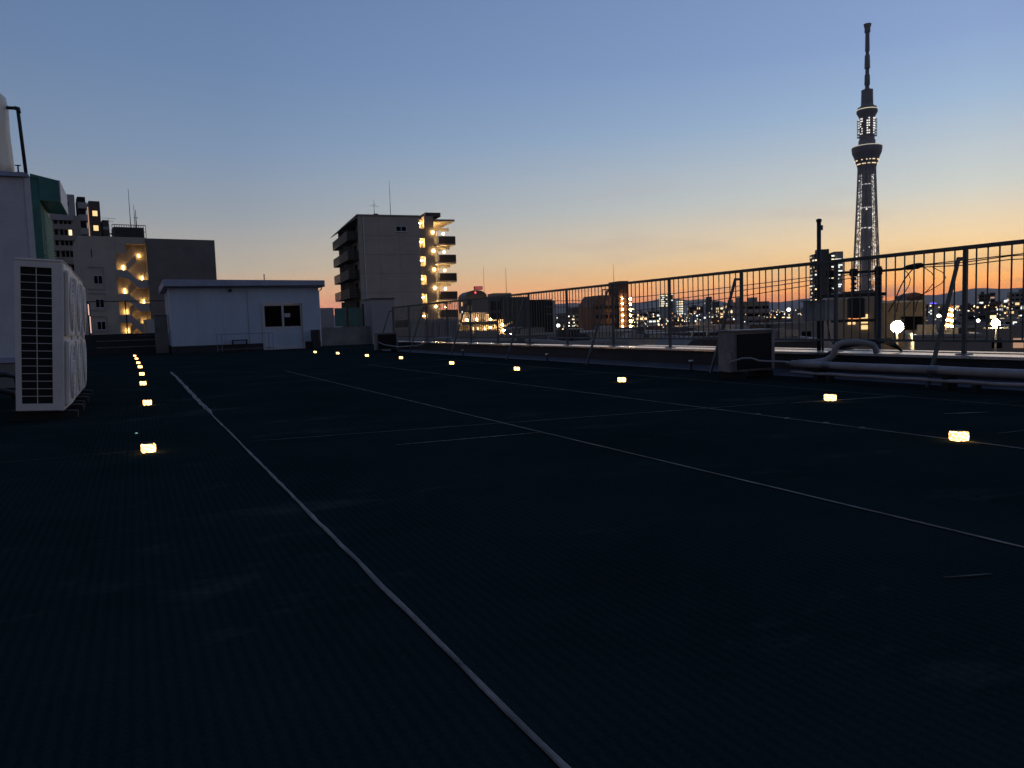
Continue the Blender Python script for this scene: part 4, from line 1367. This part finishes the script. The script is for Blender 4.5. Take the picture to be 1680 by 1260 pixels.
for i, (px_, py_, mm) in enumerate(((1398, 520, ORANGE), (1406, 520, ORANGE), (1419, 519, WIN_W), (1419, 527, WIN_W), (1397, 529, WIN_W), (1419, 537, WIN_W))):
    x_, z_ = f.q(px_, py_)
    o = obj('lit_opening', MB().box(x_ - .28, x_ + .28, -.08, -.02, z_ - .16, z_ + .16), mm, t)
obj('downpipe', MB().tube([(w * .3, -.1, 4), (w * .3, -.1, h - .3)], .06, 6), TRIM, t)
f, t, w, h = roofbox('brown_house', 'brown clad house with raised ridge right of the grey workshop', 'house', 1449, 1519, 493, 58, 44, 9, mat('dun_cladding', (.20, .16, .12), .8), extra=False)
obj('dormer', MB().prism([(w * .58, h + .01), (w * .98, h + .01), (w * .95, h + .45), (w * .78, h + .6), (w * .62, h + .4)], .5, 6), BROWN, t)
for px_ in (1488, 1505):
    x_, z_ = f.q(px_, 530)
    obj('window_pane', MB().box(x_ - .4, x_ + .4, -.07, -.01, z_ - .5, z_ + .5), GLASS, t)

# ---- floodlights on poles
for px_, py_, D, rr, lb in ((1472, 536, 48, .36, 'blazing yellow floodlight on a pole, larger one nearer the broadcast tower'),
                            (1634, 530, 52, .25, 'blazing yellow floodlight on a pole with a crossbar near the photo edge')):
    p = survey(px_, py_, D)
    az = math.atan2(p.x, p.y)
    t = thing('floodlight', lb, 'street light', (p.x, p.y, GZ), -az, group='floodlights below the railing')
    zz_ = p.z - GZ
    obj('pole', MB().tube([(0, .2, 0), (0, .2, zz_ - .2)], .07, 8), STEEL, t)
    hd = obj('lamp_head', MB().box(-rr * .7, rr * .7, .12, .3, zz_ - rr * .7, zz_ + rr * .7), PIPE, t)
    ln = obj('lens', MB().lathe([(rr * .05, -.22), (rr * .5, -.18), (rr * .85, -.08), (rr, .04), (rr * .95, .11)], 20), FLOOD, hd, smooth=True)
    ln.location = (0, 0, zz_)
    ln.rotation_euler = (R(90), 0, 0)
    ln.scale = (1, 1, -1)
    obj('hood', MB().prism([(-rr * 1.1, zz_ + rr * 1.02), (rr * 1.1, zz_ + rr * 1.02), (rr * .7, zz_ + rr * 1.25), (-rr * .7, zz_ + rr * 1.25)], -.1, .4), PIPE, t)
    if px_ > 1500:
        obj('crossbar', MB().box(-.7, .7, .1, .2, zz_ - rr - .12, zz_ - rr - .04), STEEL, t)
for i, (px_, py_, D, lb) in enumerate(((1540, 518, 120, 'small white lamp between the two floodlights, higher one'), (1605, 526, 110, 'small white lamp just left of the crossbar floodlight'),
                                       (916, 534, 150, 'small white lamp right of the clad warehouse'), (1294, 508, 200, 'small white lamp on the rooftop right of the banded office'))):
    p = survey(px_, py_, D)
    t = thing('street_lamp', lb, 'street lamp', (p.x, p.y, GZ), group='small lamps among the houses')
    zz_ = p.z - GZ
    obj('pole', MB().tube([(0, .3, 0), (0, .3, zz_ + .2)], .06, 6), STEEL, t)
    obj('bulb', MB().ball((0, 0, zz_), .0021 * D, 8), glow('lamp_bulb%d' % i, (1, .95, .8), 8.0), t)
    obj('arm', MB().box(-.04, .04, 0, .3, zz_ + .0022 * D, zz_ + .0022 * D + .06), STEEL, t)

# ---- utility pole with insulators, cables
up_ = survey(1441, 440, 21)
az = R(56)
t = thing('utility_pole', 'dark utility pole with crossarm, insulators and transformer beyond the railing', 'utility pole', (up_.x, up_.y, GZ), -az)
H_ = up_.z - GZ
ux = Vector((math.cos(az), -math.sin(az), 0))
obj('pole', MB().tube([(0, 0, 0), (0, 0, H_ + .05)], [.16, .09], 10), PIPE, t, smooth=True)
xw = [-1.22, -.62, .0]
obj('crossarm', MB().box(-1.5, .2, -.05, .05, H_ - .75, H_ - .66), PIPE, t)
for x_ in xw:
    ins = MB()
    if x_ < -.1:
        ins.tube([(x_, 0, H_ - .66), (x_, 0, H_ - .2)], .03, 6)
    for zz_ in (-.55, -.42, -.29):
        ins.lathe([(.06, H_ + zz_), (.085, H_ + zz_ + .03), (.05, H_ + zz_ + .07)], 10, (x_, 0 if x_ < -.1 else -.14))
    obj('insulator', ins, WIRE, t)
    obj('clamp', MB().box(x_ - .10, x_ + .10, -.09, .09, H_ - .19, H_ + .02), WIRE, t, bev=.02)
obj('transformer', MB().lathe([(.02, H_ - 1.35), (.24, H_ - 1.33), (.24, H_ - .82), (.2, H_ - .78), (.02, H_ - .77)], 14, (-.55, .0)), DARKPL, t, smooth=False)
obj('stay_bar', MB().box(-1.2, .1, -.04, .04, H_ - 1.45, H_ - 1.37), PIPE, t)


def pt(x_, z_, y_=0):
    return up_ + ux * x_ + Vector((math.sin(az), math.cos(az), 0)) * y_ + Vector((0, 0, z_))


for i, (yl, yr, lb) in enumerate(((487, 448, 'uppermost of three black wires rising to the utility pole behind the railing'),
                                  (497, 456, 'middle of three black wires rising to the utility pole behind the railing'),
                                  (509, 466, 'lowest of three black wires rising to the utility pole behind the railing'))):
    a_ = pt(xw[i], -.1 - .02 * i)
    b_ = survey(895, yl + 6, 75)
    pts = []
    for k in range(13):
        s_ = k / 12
        p = a_.lerp(b_, s_)
        p.z -= 1.1 * s_ * (1 - s_) * (1 + .3 * i)
        pts.append(p)
    tag(obj('power_line', MB().tube(pts, [.012 + .022 * k / 12 for k in range(13)], 5), WIRE), lb, 'wire', 'wires to the utility pole')
c0 = pt(-1.25, -.06)
c1 = pt(1.0, .02)
cab = thing('bundled_cable', 'thick black bundled cable with splice running along the crossarm to the photo edge', 'cable')
obj('bundle', MB().tube([c0, pt(-.6, -.07), pt(0, -.08), pt(.55, -.06), c1], .035, 8), WIRE, cab)
obj('splice', MB().tube([pt(.62, -.05), pt(.7, -.03), pt(.95, .0), pt(1.05, .02), pt(1.1, .02)], [.03, .07, .085, .06, .02], 10), WIRE, cab, smooth=True)
for k, (dz0, dz1) in enumerate(((.02, .50), (-.01, .42), (-.06, .20))):
    pts = [pt(1.0 + 8 * s_ / 8, dz0 + (dz1 - dz0) * s_ / 8 + .025 * math.sin(s_ * 3.1 + k)) for s_ in range(9)]
    obj('strand', MB().tube(pts, .014, 5), WIRE, cab)
for k, (xs, xe, sw_) in enumerate(((.62, .45, .32), (.85, .25, -.1), (1.12, .9, .45), (1.30, .62, .75))):
    pts = []
    for s_ in range(9):
        u_ = s_ / 8
        pts.append(pt(xs + (xe - xs) * u_ + sw_ * math.sin(math.pi * min(1, u_ * 1.3)) * (1 - u_), -.06 - 1.15 * u_))
    obj('hanging_loop', MB().tube(pts, .012 if k != 1 else .018, 6), WIRE, cab, smooth=True)

# ---- remaining city: countless small roofs and lights out to the horizon
rn = random.Random(21)
kinds = ((GREYW, 'grey'), (DARKW, 'dark'), (BEIGE, 'beige'), (BROWN, 'brown'), (SLATE, 'slate'), (PALEC, 'pale'))
spans = ((760, 'beyond the shack end of the roof'), (930, 'between the clad warehouse and the lamp grid apartments'), (1045, 'beside the brown tower block'),
         (1125, 'below the white-lit distant high-rise'), (1215, 'below the tall dark distant slab'), (1335, 'right of the banded office block'),
         (1450, 'around the foot of the broadcast tower'), (1545, 'near the violet-blue dome'), (1620, 'below the dark scattered-light high-rise'), (1e9, 'at the photo edge behind the railing'))
used = set()
glit = ((.08, 'unlit'), (.2, 'sparsely lit'), (.42, 'well lit'))
for i in range(340):
    D = 130 * (34 ** rn.random())
    px_ = rn.uniform(-60, 1760) if rn.random() < .15 else rn.uniform(760, 1760)
    hor = 529.5 - .032 * (px_ - 840)
    if D < 600:
        yt = hor + rn.uniform(7, 24) * (250 / D) ** .35
    else:
        yt = hor + rn.uniform(-9, 4)
    if (px_ < 760 or px_ > 1395) and D < 320:
        continue
    wpx = max(6, rn.uniform(9, 17) * FPX / D)
    if D < 480 and any(px_ < b_ and px_ + wpx > a_ and yt < c_ for a_, b_, c_ in ((918, 1045, 545), (1190, 1268, 528), (1075, 1130, 535), (1330, 1400, 530), (1545, 1570, 530))):
        continue
    p = survey(px_, yt, D)
    if p.z - GZ < 4:
        continue
    far = D > 900
    wm, wn = rn.choice(kinds)
    li, ln_ = rn.choice(glit)
    where = next(n_ for lim, n_ in spans if px_ < lim)
    size = 'low' if D < 400 else 'distant' if D < 1500 else 'tiny far-off'
    lb = '%s %s %s building %s' % (size, ln_, wn, where)
    tries = 0
    while lb in used and tries < 14:
        (wm, wn), (li, ln_) = rn.choice(kinds), rn.choice(glit)
        lb = '%s %s %s building %s' % (size, ln_, wn, where)
        tries += 1
    if lb in used:
        continue
    used.add(lb)
    block('city_building', lb, px_, px_ + wpx, yt, D, rn.choice((10, 30, 50)), rn.uniform(10, 18), wm,
          fh=3.2 if not far else 6, cw=3.4 if not far else 6, lit=li, mats=rn.choice(((WIN_Y, WIN_W), (WIN_C, WIN_Y), (WIN_D, WIN_Y))),
          crown=not far, sides=False, zlo=max(.5, p.z - GZ - 14), group='buildings of the dim city', seed=i)

# street and window lights of the far city, too many to count
for nm, mt, cnt, sd in (('warm_city_lights', glow('warm_city_light', (1, .66, .3), 2.2), 420, 31), ('white_city_lights', glow('white_city_light', (.95, 1, .92), 2.2), 340, 32),
                        ('amber_city_lights', glow('amber_city_light', (1, .5, .18), 1.3), 180, 33)):
    rn = random.Random(sd)
    lm = MB()
    for i in range(cnt):
        D = 210 * (8 ** rn.random())
        px_ = rn.choice((rn.uniform(1035, 1340), rn.uniform(1035, 1340), rn.uniform(760, 1035), rn.uniform(1500, 1760), rn.uniform(-100, 1800)))
        hor = 529.5 - .032 * (px_ - 840)
        yy = hor + rn.uniform(-7, 20)
        p = survey(px_, yy, D)
        if p.z < GZ + 3:
            continue
        r_ = D / FPX * rn.choice((.4, .5, .6, .8, 1.25))
        lm.ball((p.x, p.y, p.z), r_, 6)
    o = obj(nm, lm, mt, kind='stuff')
    o['label'] = nm.replace('_', ' ') + ' scattered among the far roofs'

# ---- evening haze over the city
hz_m = bpy.data.materials.new('evening_haze')
hz_m.use_nodes = True
hz_m.cycles.homogeneous_volume = True
ht = hz_m.node_tree
ht.nodes.remove(ht.nodes['Principled BSDF'])
pv = ht.nodes.new('ShaderNodeVolumePrincipled')
pv.inputs['Color'].default_value = (.93, .90, .92, 1)
pv.inputs['Density'].default_value = HAZE
pv.inputs['Anisotropy'].default_value = .45
ht.links.new(pv.outputs[0], ht.nodes['Material Output'].inputs['Volume'])
obj('haze', MB().box(-26000, 26000, -26000, 26000, GZ - 2, HTOP), hz_m, kind='stuff')
